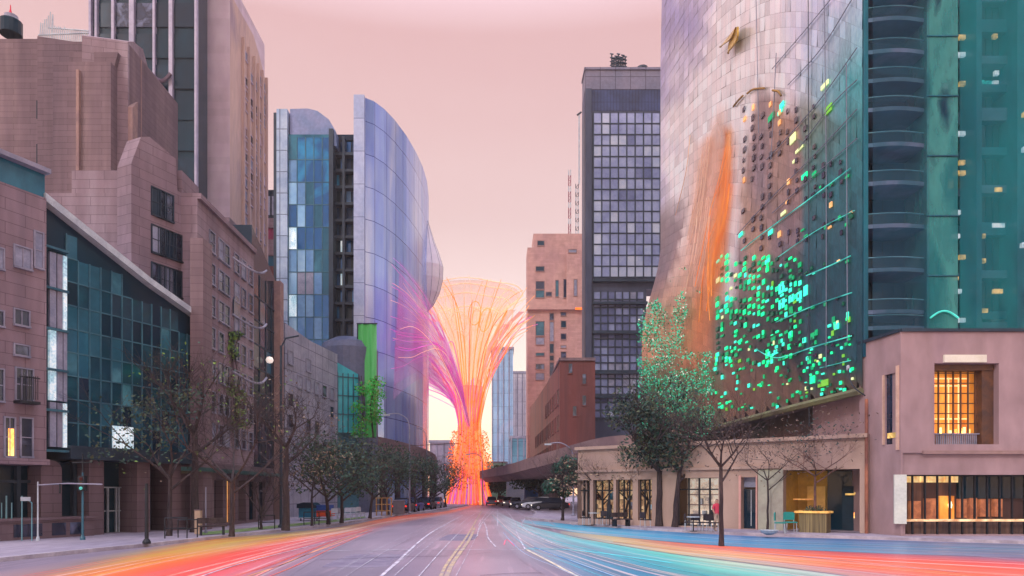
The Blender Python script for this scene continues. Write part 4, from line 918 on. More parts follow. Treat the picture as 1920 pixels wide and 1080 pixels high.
for nm, mt_, lf2, rt2, out2 in (('orange_flare_sweep', og2, [(1372,244),(1358,320),(1342,410),(1324,490),(1304,560),(1280,640),(1262,720)], [(1378,244),(1382,320),(1380,410),(1372,490),(1356,560),(1336,640),(1320,720)], .35),
                          ('peach_flare_sweep', pk2, [(1352,190),(1306,320),(1284,430),(1250,530),(1230,620),(1215,720)], [(1366,190),(1366,320),(1350,420),(1334,500),(1310,590),(1290,720)], .28)):
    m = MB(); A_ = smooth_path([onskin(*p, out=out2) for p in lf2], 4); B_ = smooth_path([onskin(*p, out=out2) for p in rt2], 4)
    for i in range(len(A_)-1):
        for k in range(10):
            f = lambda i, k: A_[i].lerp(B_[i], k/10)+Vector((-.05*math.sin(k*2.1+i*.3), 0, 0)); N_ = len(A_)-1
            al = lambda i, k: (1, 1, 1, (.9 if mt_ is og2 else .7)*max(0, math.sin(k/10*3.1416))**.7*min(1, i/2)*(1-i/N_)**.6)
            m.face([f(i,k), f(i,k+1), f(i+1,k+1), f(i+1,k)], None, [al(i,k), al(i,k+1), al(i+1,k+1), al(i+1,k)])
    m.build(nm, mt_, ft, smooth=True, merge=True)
# green light panels set into the skin
gm = [mat('green_panel_a', (0,230,130), (30,240,170), emit=1.05), mat('green_panel_b', (0,180,110), (20,150,100), emit=.55), mat('green_panel_c', (60,235,200), emit=.95), mat('green_panel_d', (10,100,76), rough=.4, emit=.1), mat('green_panel_e', (220,235,170), emit=.6), mat('green_panel_f', (120,200,70), emit=.4)]
items = []
def panel(px, py, w_, h_, mt_):
    m = MB(); w_ *= .85; h_ *= .85; c = onskin(px, py, .09); s_ = c.y/F; ax = (ff(min(1, uo(c.y)+.02), c.z)-ff(max(0, uo(c.y)-.02), c.z)).normalized(); ax = -ax
    # widths measured along the receding wall
    k = abs(ax.x-ax.y*(c.x/c.y)); hw = w_*s_/2/max(k, .12); up = Vector((0,0,h_*s_/2)); hw = min(hw, 2.2)
    q_ = [c-ax*hw-up, c+ax*hw-up, c+ax*hw+up, c-ax*hw+up]; m.face(q_, None); bk = [p+Vector((.06,.01,0)) for p in q_]
    for j in range(4): m.face([q_[j], q_[(j+1) % 4], bk[(j+1) % 4], bk[j]])
    items.append((w_*h_, m, [mt_]))
for i in range(19):
    for k in range(18):
        x = 1346+i*8.6+rs.uniform(-1.2, 1.2); y = 480+k*11.5-(x-1350)*.10+rs.uniform(-2, 2)+i*1.2
        if y < 476 or rs.random() < .2 or noise.noise(Vector((x*.03, y*.03, 8))) > .36 or (y > 600 and rs.random() < .35): continue
        panel(x, y, rs.uniform(3, 6.5), rs.uniform(4, 11), rs.choices(gm, [7,5,2.5,4,.4,.4])[0])
for k in range(170):
    x = rs.uniform(1335, 1600); y = 655+(rs.random()**.8)*110-(x-1400)*.18
    if x < 1480: y = rs.uniform(620, 770)
    panel(x, y, rs.uniform(2, 5.5), rs.uniform(2, 9), rs.choices(gm, [5,4,3,2,.8,.6])[0])
for k in range(24):
    x = rs.uniform(1450, 1600); y = 655-(x-1460)*.3+rs.uniform(-26, 6); panel(x, y, rs.uniform(3, 9), rs.uniform(4, 14), rs.choices(gm, [4,3,3,3,2,2])[0])
for x, y, w_, h_, g in ((1467,540,12,22,2),(1467,570,12,20,2),(1485,560,10,16,2),(1512,545,8,22,2),(1500,555,10,18,2),(1464,210,9,8,2),(1467,198,8,12,2),(1447,220,12,12,1),(1510,330,12,10,0),(1528,327,8,10,1),(1490,303,5,6,4),(1525,712,10,16,0),(1548,718,14,14,5),(1440,490,9,9,2),(1390,440,8,8,2),(1446,436,9,10,2),(1470,400,10,7,4),(1548,160,16,10,4),(1500,280,16,6,4),(1488,260,12,18,4),(1555,205,14,16,5)): panel(x, y, w_, h_, gm[g])
put_windows(ft, items, 'light_panel')
items = []; dw = [mat('dark_reflected_window', (60,50,66), (84,72,86), rough=.15, metal=.3), mat('dim_reflected_window', (96,80,84), (70,64,80), rough=.15, metal=.3), mat('warm_reflected_window', (255,206,140), (220,150,90), emit=.7)]
for i in range(12):  # windows of the reflected brown block, put on as panels
    for k in range(15):
        x = 1396+i*16.5+rs.uniform(-2,2); y = 205+k*19-(x-1396)*.55+i*6
        if rs.random() < .45 or y > 470 or y < 190 or (x > 1540 and y < 300): continue
        panel(x, y, rs.uniform(3, 6), rs.uniform(8, 13), rs.choices(dw, [5,4,1])[0])
for k in range(46):
    x = rs.uniform(1470, 1602); y = rs.choice([350, 430, 505, 575, 655])-(x-1470)*.35+rs.uniform(12, 34); panel(x, y, rs.uniform(3, 8), rs.uniform(3, 9), rs.choices([dw[0], gm[1], gm[3], dw[2], gm[2]], [4,3,3,1.2,1])[0])
put_windows(ft, items, 'reflected_window_panel')
# green leafy glitter climbing the flare: countless small shards
m = MB()
for k in range(12000):
    x = rs.uniform(1198, 1345); y = rs.uniform(490, 820)
    edge = 1290-(y-500)*.85+noise.noise(Vector((y*.02, 0, 3)))*22
    if x < edge or x < 1203: continue
    dns = noise.noise(Vector((x*.03, y*.03, 1)))
    if y < 660 and x > 1245+(y-560)*.5 and dns < .15+.2*(x > 1290): continue
    if dns < -.12 and rs.random() < .8: continue
    if x > 1320 and y < 640: continue
    c = onskin(x, y, .15+.5*rs.random()) if k % 1 == 0 else None; s_ = c.y/F*rs.uniform(.4, 1.6)
    a = rs.uniform(0, 6.28); d1 = Vector((math.cos(a), .4*rs.uniform(-1,1), math.sin(a)))*s_; d2 = Vector((-math.sin(a), .4*rs.uniform(-1,1), math.cos(a)))*s_*.7
    m.m = rs.choices([0,1,2,3,4], [4,4,3,3,.7])[0]; m.face([c-d1-d2, c+d1-d2, c+d1+d2, c-d1+d2])
m.build('glitter_shard', [mat('jade_shard', (20,190,140), (70,214,170), emit=.25), mat('green_shard', (10,140,96), (16,110,84)), mat('pale_shard', (80,220,180), emit=.25), mat('olive_shard', (120,120,80), (84,100,70)), mat('white_shard', (226,240,226), emit=.3)], ft, kind='stuff')
# recessed floor between podium and tower
m = MB(); m.rect(Pl((19.6, 36.5), (19.6, 78)), 0, 41, 4.5, Z0, -10, 0); m.build('recessed_floor', mat('recess_glass', (70,66,68), (48,74,70), (100,80,72), scale=.2, rough=.4, brick=(2.2,3,.06,(120,120,120))), ft)
# fascia strip under the skin
m = MB(); A = [ff(u/20, Z0-.12)+Vector((-.1,0,0)) for u in range(21)]; m.tube(A, .2, 6); m.build('soffit_trim', mat('olive_trim', (120,120,84), (96,86,72), scale=.4), ft)

# ================================================================ teal balcony tower
tw = thing('teal_balcony_tower', 'dark teal tower of stacked balconies and glass above the corner house at far right', 'building', (24, 36, 9))
FW = front(1612, 2010, 35); zb0, zt0_ = 9.0, 42
tealA = mat('balcony_teal', (8,66,86), (24,104,118), scale=.3, stretch=(1,1,.4), rough=.3); tealB = mat('sheer_teal_screen', (20,112,118), (4,60,82), (74,150,146), scale=.5, stretch=(1,1,.3), rough=.2, metal=.3, trans=.25)
veilT = mat('teal_glass_veil', (8,112,126), (4,62,84), (24,140,146), scale=.35, stretch=(1,1,.3), rough=.1, trans=.76)
S = lambda px: FW.sz(px, 0)[0]
m = MB(); m.rect(FW, S(1622), FW.L, zb0, zt0_, -10, -1.6); m.build('back_wall', tealdeep, tw)
m = MB(); m.rect(FW, S(1618), S(1626), zb0, zt0_, -1.6, .1); m.build('corner_pier', tealA, tw)
m = MB(); m.rect(FW, S(1731), S(1789), zb0, zt0_, -1.6, .3); m.build('screen_wall', tealB, tw)
m = MB(); m.rect(FW, S(1790), S(1990), zb0, zt0_, .36, .42); m.build('glass_veil', veilT, tw)
m = MB(); m.rect(FW, S(1627), S(1731), zb0, zt0_, .46, .5); m.build('glass_veil', mat('blue_glass_veil', (14,70,96), (8,44,70), (36,90,116), scale=.3, stretch=(.4,1,1.6), rough=.1, trans=.84), tw)
for z_ in range(10, 42, 3): m = MB(); m.rect(FW, S(1731), S(1789), z_-.03, z_+.03, .3, .36); m.build('panel_joint', tealA, tw)
m = MB(); m.rect(FW, S(1822), S(1832), zb0, zt0_, -1.6, .35); m.build('vertical_rib', tealA, tw)
m = MB(); m.rect(FW, S(1902), S(1922), zb0, zt0_, -1.6, .2); m.build('vertical_rib', tealA, tw)
flo = [620,590,512,430,350,278,212,158,104,44,-14,-74,-134,-200]
slabm = mat('balcony_slab', (72,100,124), (104,110,136), (56,92,110), scale=.4, rough=.5)
glass_rail = mat('glass_rail', (60,82,104), (40,84,96), scale=.4, rough=.2, trans=.72)
for i, y in enumerate(flo):
    z = FW.sz(0, y)[1]; m = MB(); n_ = 14
    for k in range(n_):
        a, b = S(1626)+(S(1731)-S(1626))*k/n_, S(1626)+(S(1731)-S(1626))*(k+1)/n_; bu = lambda t: .08+.2*math.sin(max(0, min(1, t/n_))*3.1416)
        poly0, poly1 = (a, bu(k)), (b, bu(k+1))
        for zz0, zz1 in ((z, z+.2),):
            m.face([FW.pt(a,zz0,poly0[1]), FW.pt(b,zz0,poly1[1]), FW.pt(b,zz1,poly1[1]), FW.pt(a,zz1,poly0[1])]); m.face([FW.pt(a,zz0,-1.6), FW.pt(b,zz0,-1.6), FW.pt(b,zz0,poly1[1]), FW.pt(a,zz0,poly0[1])]); m.face([FW.pt(a,zz1,poly0[1]), FW.pt(b,zz1,poly1[1]), FW.pt(b,zz1,-1.6), FW.pt(a,zz1,-1.6)])
    m.build('balcony', slabm, tw)
    m = MB()
    for k in range(n_): a, b = S(1626)+(S(1731)-S(1626))*k/n_, S(1626)+(S(1731)-S(1626))*(k+1)/n_; m.face([FW.pt(a,z+.21,bu(k)-.04), FW.pt(b,z+.21,bu(k+1)-.04), FW.pt(b,z+.72,bu(k+1)-.04), FW.pt(a,z+.72,bu(k)-.04)])
    m.build('balustrade', glass_rail, tw)
    m = MB(); m.tube([FW.pt(S(1626)+(S(1731)-S(1626))*k/n_, z+.74, bu(k)-.04) for k in range(n_+1)], .03, 4); m.build('handrail', tealpale, tw)
    for a, b, dd in ((1789,1822,-.9),(1832,1902,-.5),(1922,2000,-.5)):
        m = MB(); m.rect(FW, S(a), S(b), z-.1, z+.3+.25*(i % 3 == 0), -1.6, dd); m.build('floor_slab', tealA if i % 2 else slabm, tw)
items = []; gold = mat('gold_lit_room', (255,206,120), (120,110,60), scale=3, emit=.7); tealglow = mat('teal_lit_room', (60,220,210), (20,120,130), scale=2, emit=.35)
for i, y in enumerate(flo[:-1]):
    z = FW.sz(0, y)[1]; z1 = FW.sz(0, flo[i+1])[1]
    for a, b, n_ in ((1624,1729,5),(1790,1821,3),(1833,1901,5),(1923,1990,4)):
        for k in range(n_):
            s0 = S(a)+(S(b)-S(a))*k/n_; s1 = S(a)+(S(b)-S(a))*(k+1)/n_-.07
            g = random.choices([tealdeep, tealdark, winglass, tealglow, gold, wincool, tealB], [10,6,1,1.2,.5,.4,.6])[0] if a != 1624 else random.choices([tealdeep, tealdark], [4,1])[0]
            mm = MB(); lit = g in (gold, wincool, tealglow); top = z+.5+(z1-z-.6)*(random.uniform(.15, .4) if lit else 1); mm.rect(FW, s0, s1, z+.35, max(top, z+.6), -1.6, -1.54 if a == 1624 else -.95+(.0 if a != 1790 else -.3)); items.append((1/(1+i)+(.5 if lit else 0), mm, [g]))
put_windows(tw, items)
gcol = {1805:[(62,gold),(95,wincool),(320,gold),(395,wincool),(440,wincool),(520,gold),(545,wincool)],1880:[(60,gold),(130,wincool),(352,gold),(420,wincool),(545,gold)],1815:[(150,gold),(245,wincool),(300,gold),(480,gold),(600,wincool)],1845:[(440,gold),(582,gold),(487,gold)],1912:[(225,gold),(290,wincool),(468,wincool)],1862:[(582,gold)]}
for x, L2 in gcol.items():
    for y, g in L2:
        s0, z0 = FW.sz(x-5+random.uniform(-3,3), y); m = MB(); m.rect(FW, s0, s0+random.uniform(.2,.7), z0, z0+.22, -.6, .42 if x in (1912,) else -.45); m.build('ceiling_lamp', g, tw)
m = MB()
for x, y in ((1712,620),(1768,588)): pass
A = [FW.pt(S(1730)+.9*math.cos(t/10*3.14)+.9, FW.sz(0,572)[1]*1+.0-.5+.5*math.sin(t/10*3.14)-1+.0, .45) for t in range(11)]
# low hedge like curve at the foot of the screen
m.tube([FW.pt(S(1735)+(S(1787)-S(1735))*t/10, FW.sz(0,600)[1]+.35*math.sin(t/10*3.14), .4) for t in range(11)], .05, 5); m.build('curved_rail', cyan, tw)

# ================================================================ corner house
ch = thing('corner_house', 'two storey mauve corner house with a glowing gold bay window at right', 'building', (20, 32.5, 0))
FC = front(1689, 2030, 32.5); CF = Pl((18.55, 35.4), (P(1689,0,32.5).x, 32.5)); hC = P(1800,622,32.5).z
corner = mat('mauve_render', (166,132,134), (142,112,122), (156,124,126), scale=.15, stretch=(1,1,.5), rough=.85, fine=.1)
fz = lambda px, py: FC.sz(px, py)
u0, _ = fz(1752, 0); u1, _ = fz(1873, 0); uz0 = fz(0,833)[1]; uz1 = fz(0,681)[1]; l0, _ = fz(1700, 0); l1, _ = fz(1985, 0); lz0 = fz(0,1003)[1]; lz1 = fz(0,890)[1]; zm_ = fz(0,849)[1]
m = MB(); m.holes(FC, 0, FC.L, zm_, hC, [(u0,u1,uz0,uz1)], .8, 0); m.build('wall', corner, ch)
m = MB(); m.holes(FC, 0, FC.L, .05, zm_, [(l0,l1,lz0,lz1)], .9, -.12); m.build('ground_floor_wall', corner, ch)
m = MB(); m.rect(FC, 1.0, FC.L, zm_-.06, zm_+.1, -.1, .1); m.build('string_course', stone_o, ch)
m = MB(); m.rect(FC, 0, FC.L, hC, hC+.14, -9, .1); m.build('roof_edge', mull_d, ch)
c0_, cz0 = CF.sz(1659, 834); c1_, cz1 = CF.sz(1682, 698)
m = MB(); m.holes(CF, 0, CF.L, .05, hC-.001, [(c0_,c1_,cz0,cz1)], .12, 0); m.build('side_wall', corner, ch)
m = MB(); m.rect(CF, c0_, c1_, cz0, cz1, -.5, -.1); m.build('side_window', winglass, ch, label='narrow dark side window of the corner house')
m = MB(); m.rect(CF, c0_-.1, c0_, cz0, cz1, 0, .08); m.rect(CF, c1_, c1_+.14, cz0-.3, cz1+.3, 0, .08); m.build('window_trim', mat('trim_peach', (214,170,150), (190,150,136)), ch)
m = MB(); m.rect(CF, c0_+.1, c1_-.1, cz0+.3, cz0+.55, -.1, -.06); m.build('candle_lamp', gold, ch)  # warm highlight on the dark side window, put in as a glowing strip
m = MB(); m.rect(CF, 0, CF.L, hC, hC+.14, -.3, .1); m.rect(FC, -.02, .01, 0, 0.01, 0, 0.01); m.build('roof_edge', mull_d, ch)
m = MB(); m.rect(FC, *( -.0, FC.L), .05, hC-.01, -9, -3.2); m.build('rear_wall', corner, ch)
m = MB(); m.prism(FC, [(fz(1768,0)[0], fz(0,680)[1]),(fz(1847,0)[0], fz(0,680)[1]),(fz(1847,0)[0], fz(0,666)[1]),(fz(1768,0)[0], fz(0,666)[1])], 0, .12); m.build('lintel', mat('cream_lintel', (232,216,196), (214,196,180)), ch)
# glowing bay: a lit room with a gold lattice
gw = mat('gold_room_wall', (250,176,80), (196,116,48), (236,150,60), scale=.9, stretch=(1,1,.5), emit=.42, rough=.6); gfr = mat('gold_lattice', (246,190,110), (190,120,60), scale=2, rough=.4, emit=.35); dfr = mat('bronze_frame', (110,70,50), (76,54,50), scale=2, rough=.5)
bay = MB(); bay.rect(FC, u0+.05, u1-.35, uz0, uz1, -3, -1.2); bay.build('lit_room', gw, ch)
m = MB(); m.rect(FC, u1-.55, u1, uz0, uz1, -.8, -.35); m.rect(FC, u0, u0+.12, uz0, uz1, -.8, -.2); m.rect(FC, u0, u1, uz1-.28, uz1, -.8, -.3); m.build('window_frame', dfr, ch)
m = MB(); n_ = 6
for k in range(n_+1): a = u0+.25+(u1-u0-.9)*k/n_; m.rect(FC, a-.025, a+.025, uz0, uz1-.28, -.7, -.62)
for k in range(7): z = uz0+.55+(uz1-uz0-.9)*k/6; m.rect(FC, u0+.12, u1-.55, z-.022, z+.022, -.72, -.66)
m.build('window_lattice', dfr, ch)
m = MB()
for k in range(5): a = u0+.4+(u1-u0-1.1)*k/4; m.rect(FC, a-.02, a+.02, uz0+.6, uz1-.5, -1.1, -1.05)
for z in (uz1-.55, uz1-.9, uz0+1.3): m.rect(FC, u0+.3, u1-.7, z-.03, z+.03, -1.1, -1.04)
m.build('lit_lattice', mat('bright_gold', (255,220,150), emit=.9), ch)
m = MB()
for k in range(24): a = u0+.14+(u1-u0-.75)*k/24; m.rect(FC, a, a+.055, uz0+.02, uz0+.5, -.6, -.55)
m.rect(FC, u0+.1, u1-.55, uz0+.5, uz0+.56, -.62, -.5); m.build('balustrade', mullion, ch)
for k in range(9):
    a = u0+.3+(u1-u0-1.1)*random.random(); m = MB(); m.rect(FC, a, a+.09, uz0+.58, uz0+.68+.22*random.random(), -.9, -.82); m.build('candle_lamp', fire if k % 3 == 0 else mat('warm_lamp%d' % k, (255,224,160), emit=1.3), ch)
# shop window with curtains of light
sw = mat('shop_dark', (56,40,40), (110,76,60), (70,48,44), scale=.7, stretch=(3,1,.12), rough=.5, emit=.3)
m = MB(); m.rect(FC, l0, l1, lz0, lz1, -2.6, -1.1); m.build('lit_room', sw, ch, label='dim brown interior behind the long shop window')
m = MB(); a = fz(1822,0)[0]; zt1 = fz(0,904)[1]
for k in range(8): b0 = l0+.12+(a-l0)*k/8; m.rect(FC, b0, b0+(a-l0)/8-.05, zt1, lz1-.04, -1.1, -.95)
m.build('lit_transom', mat('transom_glow', (255,226,160), (220,170,100), scale=3, emit=.6), ch)
m = MB(); m.rect(FC, a, l1, fz(0,935)[1], lz1, -1.1, -.9); m.build('dark_blind', tealdeep, ch)
for x0, x1, y0, y1, g in ((1758,1780,935,975,'w'),(1784,1812,930,975,'g'),(1822,1836,936,972,'w'),(1842,1856,934,975,'w'),(1862,1880,936,970,'w'),(1890,1905,936,970,'w'),(1728,1748,940,974,'w')):
    m = MB(); s0, z1 = fz(x0, y0); s1, z0 = fz(x1, y1); m.rect(FC, s0, s1, z0, z1, -1.1, -.86); m.build('lit_panel', {'w': mat('amber_panel%d' % x0, (190,120,80), (140,84,60), scale=3, emit=.35), 'g': gw}[g], ch)
m = MB(); s0, z0 = fz(1801, 955); m.lathe(FC.pt(s0, z0, -.75), [(0,0),(.07,.05),(.09,.2),(.05,.36),(0,.4)], 10); m.build('globe_lamp', mat('globe_warm', (255,240,190), emit=2), ch)
m = MB(); n_ = 12
for k in range(n_+1): a = l0+(l1-l0)*k/n_; m.rect(FC, a-.03, a+.03, lz0, lz1, -.6, -.5)
m.rect(FC, l0, l1, lz1-.06, lz1, -.6, -.48); m.build('mullion_grid', black, ch)
m = MB(); z = fz(0,976)[1]; m.rect(FC, l0, l1, z-.06, z+.05, -.5, -.38); m.build('lit_rail', mat('rail_glow', (255,220,170), (180,130,90), scale=4, stretch=(.5,1,1), emit=.6), ch)
m = MB(); m.rect(FC, l0, l1, lz0, z-.07, -.9, -.84); m.build('shop_counter', mat('counter_brown', (112,82,72), (70,56,58), scale=1.5, stretch=(4,1,.3)), ch)
sg2 = thing('white_panel', 'blank cream panel beside the long shop window of the corner house', 'panel', FC.pt(0, 0, 0)); s0, z0 = fz(1668, 982); s1, z1 = fz(1699, 890)
m = MB(); PW = Pl((P(1667,0,32.9).x, 32.55), (P(1699,0,32.4).x, 32.4))
m.rect(PW, .02, PW.L, z0, z1, -.05, .1); o = m.build('panel', mat('cream_panel', (214,206,194), (196,190,184), scale=1, rough=.6), sg2)

# ================================================================ podium shops
pd = thing('shop_arcade', 'beige row of shops with a lit window, a dark door and a mustard alcove', 'shops', (12, 40, 0))
PS = Pl((5.35, 45.3), (18.5, 34.45)); tan = mat('tan_render', (186,154,140), (156,126,120), (172,140,128), scale=.15, stretch=(1,1,.4), rough=.85); hP = 4.9
sp = lambda px: PS.sz(px, 0)[0]
hs = [(sp(1080)+.1, sp(1106), .45, 2.95), (sp(1112), sp(1150), .45, 2.95), (sp(1155), sp(1186), .45, 2.95), (sp(1196), sp(1222), .45, 2.95), (sp(1268), sp(1347), .2, 3.0), (sp(1390), sp(1418), .15, 3.0), (sp(1469), sp(1612), .13, 3.35)]
m = MB(); m.holes(PS, 0, PS.L, .05, hP, hs, .45, 0); m.build('wall', tan, pd)
m = MB(); m.rect(PS, -.1, PS.L, hP, hP+.2, -6, .25); m.rect(PS, -.1, sp(1462), 3.45, 3.6, 0, .18); m.build('cornice', tan, pd)
m = MB(); m.rect(PS, 0, .4, .05, hP-.01, -10, -.46); m.rect(PS, 0.4, PS.L-1.5, .05, hP-.02, -10, -5.4); m.build('rear_wall', tan, pd)
shelf = mat('shop_interior', (236,206,160), (120,92,80), (200,160,120), scale=1.6, stretch=(2,2,1.2), rough=.6, emit=.4, fine=.5); shelfw = mat('cool_shop_interior', (240,230,214), (140,130,130), (220,200,180), scale=1.8, rough=.6, emit=.5, fine=.5)
for i, h in enumerate(hs[:5]):
    m = MB(); m.rect(PS, h[0], h[1], h[2], h[3], -2.2, -1.6); m.build('lit_room', shelfw if i == 4 else shelf, pd)
    m = MB(); n_ = 3 if i < 4 else 4
    for k in range(n_+1): a = h[0]+(h[1]-h[0])*k/n_; m.rect(PS, a-.04, a+.04, h[2], h[3], -.4, -.3)
    m.rect(PS, h[0], h[1], h[3]-.7, h[3]-.62, -.4, -.31); m.rect(PS, h[0], h[1], h[2], h[2]+.07, -.4, -.29); m.build('window_frame', black, pd)
    for k in range(3): z = h[2]+.6+k*.6; m = MB(); m.rect(PS, h[0]+.1, h[1]-.1, z, z+.05, -1.6, -1.2); m.build('shelf', stone_o, pd)
    for k in range(5):
        a = h[0]+.15+(h[1]-h[0]-.5)*random.random(); z = h[2]+random.choice([0,.66,1.26]); m = MB(); m.rect(PS, a, a+.22, z, z+random.uniform(.2,.5), -1.4, -1.15); m.build('shop_goods', random.choice([winpale, black, redbrown, tealmid, white, wincool]), pd)
h = hs[5]; m = MB(); m.rect(PS, h[0], h[1], h[2], 2.35, -.5, -.4); m.build('door', tealdark, pd); m = MB(); m.rect(PS, h[0], h[1], 2.45, 3.0, -.5, -.42); m.build('transom', winpale, pd)
m = MB(); m.rect(PS, h[0]-.12, h[0], .13, 3.1, 0, .1); m.rect(PS, h[1], h[1]+.07, .13, 3.1, 0, .1); m.build('door_frame', mat('pinkish_frame', (206,150,140)), pd)
m = MB(); m.rect(PS, (h[0]+h[1])/2-.02, (h[0]+h[1])/2+.02, .3, 2.3, -.4, -.37); m.build('door_handle', white, pd)
# alcove
h = hs[6]; must = mat('mustard_wall', (196,150,60), (150,116,60), scale=.5, rough=.7, emit=.06)
m = MB(); m.rect(PS, h[0], sp(1560), .13, 3.35, -3.4, -2.6); m.rect(PS, h[0]-.1, h[0], .13, 3.35, -3.3, -.45); m.build('mustard_wall', must, pd)
m = MB(); m.rect(PS, sp(1490), sp(1525), .13, 2.5, -2.6, -2.3); m.build('mustard_panel', mat('mustard_panel', (206,166,90), (180,140,80), emit=.1), pd)
m = MB(); m.rect(PS, sp(1530), h[1], .13, 3.35, -2.59, -2.2); m.build('dark_wall', tealdeep, pd)
m = MB(); m.rect(PS, sp(1560), sp(1596), .15, 2.5, -2.2, -2.1); m.build('dark_doorway', mat('doorway_navy', (10,34,50), (18,50,66)), pd)
for x, y in ((1577,927),(1594,925)):
    s0, z0 = PS.sz(x, y); m = MB(); m.rect(PS, s0-.25, s0+.2, z0-.05, z0+.05, -2.1, -1.95); m.build('wall_lamp', gold, pd)
m = MB(); s0, z0 = PS.sz(1583, 970); m.rect(PS, s0, s0+.09, z0-.1, z0+.2, -2.1, -2.03); m.build('door_light', fire, pd)
m = MB(); m.rect(PS, h[0], sp(1505), 1.75, 1.82, -2.3, -1.7); m.build('wall_shelf', gfr, pd)
m = MB(); m.rect(PS, sp(1422), h[0], .13, 3.4, .02, .07); m.build('pale_panel', mat('sage_panel', (176,170,150), (160,148,136), scale=.4, rough=.7), pd)
m = MB(); m.tube([PS.pt(PS.L-.06, .13, .12), PS.pt(PS.L-.06, 6.8, .12)], .08, 6); m.build('downpipe', mat('copper_pipe', (196,120,90), (120,74,66)), pd)
# counter
ct = thing('planter', 'slatted planter counter with a glowing gold rim before the mustard alcove, holding the bare tree', 'planter', PS.pt(sp(1535), 0, .65))
m = MB(); m.rect(PS, sp(1510), sp(1560), .13, 1.12, .25, 1.1); m.build('body', mat('slatted_counter', (150,128,90), (84,72,56), scale=1.2, stretch=(9,9,.2)), ct)
m = MB(); m.rect(PS, sp(1502), sp(1564), 1.12, 1.22, .15, 1.2); m.build('rim', mat('gold_edge', (250,200,110), (200,140,70), scale=4, emit=.4), ct)
# ================================================================ glowing lattice sculpture
sv = thing('lattice_sculpture', 'giant glowing orange and magenta lattice tree sculpture at the end of the street', 'sculpture', (P(880,0,118).x, 118, 0))
SCL = 1.07
C0 = Vector((P(880,0,118).x, 118, 0)); rg = random.Random(11)
s_or = mat('orange_glow', (255,140,40), (255,178,90), scale=.3, emit=.62); s_pe = mat('peach_glow', (255,196,150), (255,214,176), scale=.3, emit=.55); s_mg = mat('magenta_glow', (230,70,190), (240,120,200), scale=.3, emit=.5)
s_vi = mat('violet_glow', (190,90,220), (220,130,220), scale=.3, emit=.45); s_rd = mat('ember_glow', (250,90,50), (255,120,60), scale=.3, emit=.55)
def rib(name, prof, ang, rad, mt_, tw=0, wob=.3, n=5, root=sv, sc_=1, dx=0):
    pts = []
    ph = rg.random()*6
    for i, (r, z) in enumerate(prof):
        a = ang+tw*i/len(prof); rr = r*sc_*SCL+wob*math.sin(ph+i*1.7)*.3
        pts.append(C0+Vector((rr*math.cos(a)+dx, rr*math.sin(a), z+wob*math.sin(ph+i))))
    pts = smooth_path(pts, 4); k = len(pts); m = MB(); m.tube(pts, [rad*(1.25-.8*i/k) for i in range(k)], n); m.build(name, mt_, root)
arch = [(3.4,0),(2.4,6),(1.7,12),(2.1,17),(3.5,21.5),(5.6,25.5),(8.0,28.6),(10.2,30.2)]
for k in range(64):
    a = k/64*6.283+rg.uniform(-.06,.06); right = math.cos(a) > .15; left = math.cos(a) < -.35
    z = rg.uniform(-3, 3)+(2.5 if right else -4 if left else 0)
    pf = [(r*(1 if i < 3 else rg.uniform(.9,1.1)), h+(z*max(0, i-3)/4)) for i, (r, h) in enumerate(arch)]
    if left: pf = pf[:7]+[(9.6, pf[6][1]-.4), (11.5, pf[6][1]-1.8)]
    g = rg.choices([s_or, s_rd, s_pe, s_mg], [6,2,4,1 if right else 3 if left else 1])[0]
    rib('arch_rib', pf, a, rg.uniform(.035,.09), g, .15)
for k in range(20):  # magenta arms reaching over to the left
    a = math.pi+rg.uniform(-.5,.5); z = rg.uniform(-3, 4)
    rib('magenta_arm', [(1.2,13+rg.random()*2),(2.2,17+z*.2),(4.6,20+z*.6),(7.6,22.5+z),(10.4,25+z*1.6),(13,29+z*1.6),(15,33+z*1.5),(15.5,36+z)], a, rg.uniform(.04,.09), rg.choice([s_mg, s_mg, s_vi]), .2, .5)
bowl = [(1.0,8),(1.1,15),(1.7,21),(2.9,27),(5.0,32),(7.2,34.4),(9.0,35.6)]
for k in range(44):
    a = k/44*6.283; rib('bowl_rib', bowl, a, rg.uniform(.05,.10), rg.choice([s_pe, s_pe, s_or]), rg.choice([-.3,.3,.1]), .5, 4)
for r, z in ((9.1,35.7),(8.3,35.0),(7.0,33.9),(5.3,32.2)):
    m = MB(); m.tube([C0+Vector((r*math.cos(t/40*6.283), r*math.sin(t/40*6.283), z+.35*math.sin(t*.9)*.5)) for t in range(41)], .08, 4, cap=False); m.build('rim_ring', s_pe, sv)
for k in range(30):
    a = k/30*6.283; g = rg.choice([s_or, s_rd, s_mg, s_vi, s_or])
    rib('trunk_strand', [(3.2+rg.random(),0),(2.5,5),(1.9,9),(1.2,13),(1.3,17),(1.9,21)], a, rg.uniform(.05,.12), g, rg.choice([-1.2,.9,.4]), .3)
for k in range(16):
    z = 2+k*1.1; r = 2.3-.07*z if z < 14 else 1.5; m = MB(); m.tube([C0+Vector((r*math.cos(t/14*6.283), r*math.sin(t/14*6.283), z+.3*math.sin(t*2+k))) for t in range(15)], .07, 4, cap=False); m.build('trunk_hoop', rg.choice([s_mg, s_or, s_vi]), sv)
glow_sheet = mat('peach_glow_sheet', (255,200,150), (255,230,200), (250,190,160), scale=.12, stretch=(1,1,.4), rough=.7, emit=.35, trans=.6); glow_sheet_o = mat('orange_glow_sheet', (255,160,70), (255,120,60), (240,110,150), scale=.2, rough=.7, emit=.4, trans=.4)  # wash of glow inside the lattice, built as see-through sheets
haze_sheet_m = mat('magenta_haze_sheet', (226,90,190), (214,150,214), scale=.2, stretch=(1,1,.6), rough=.7, emit=.2, trans=.8)  # magenta haze given shape as tinted see-through sheets
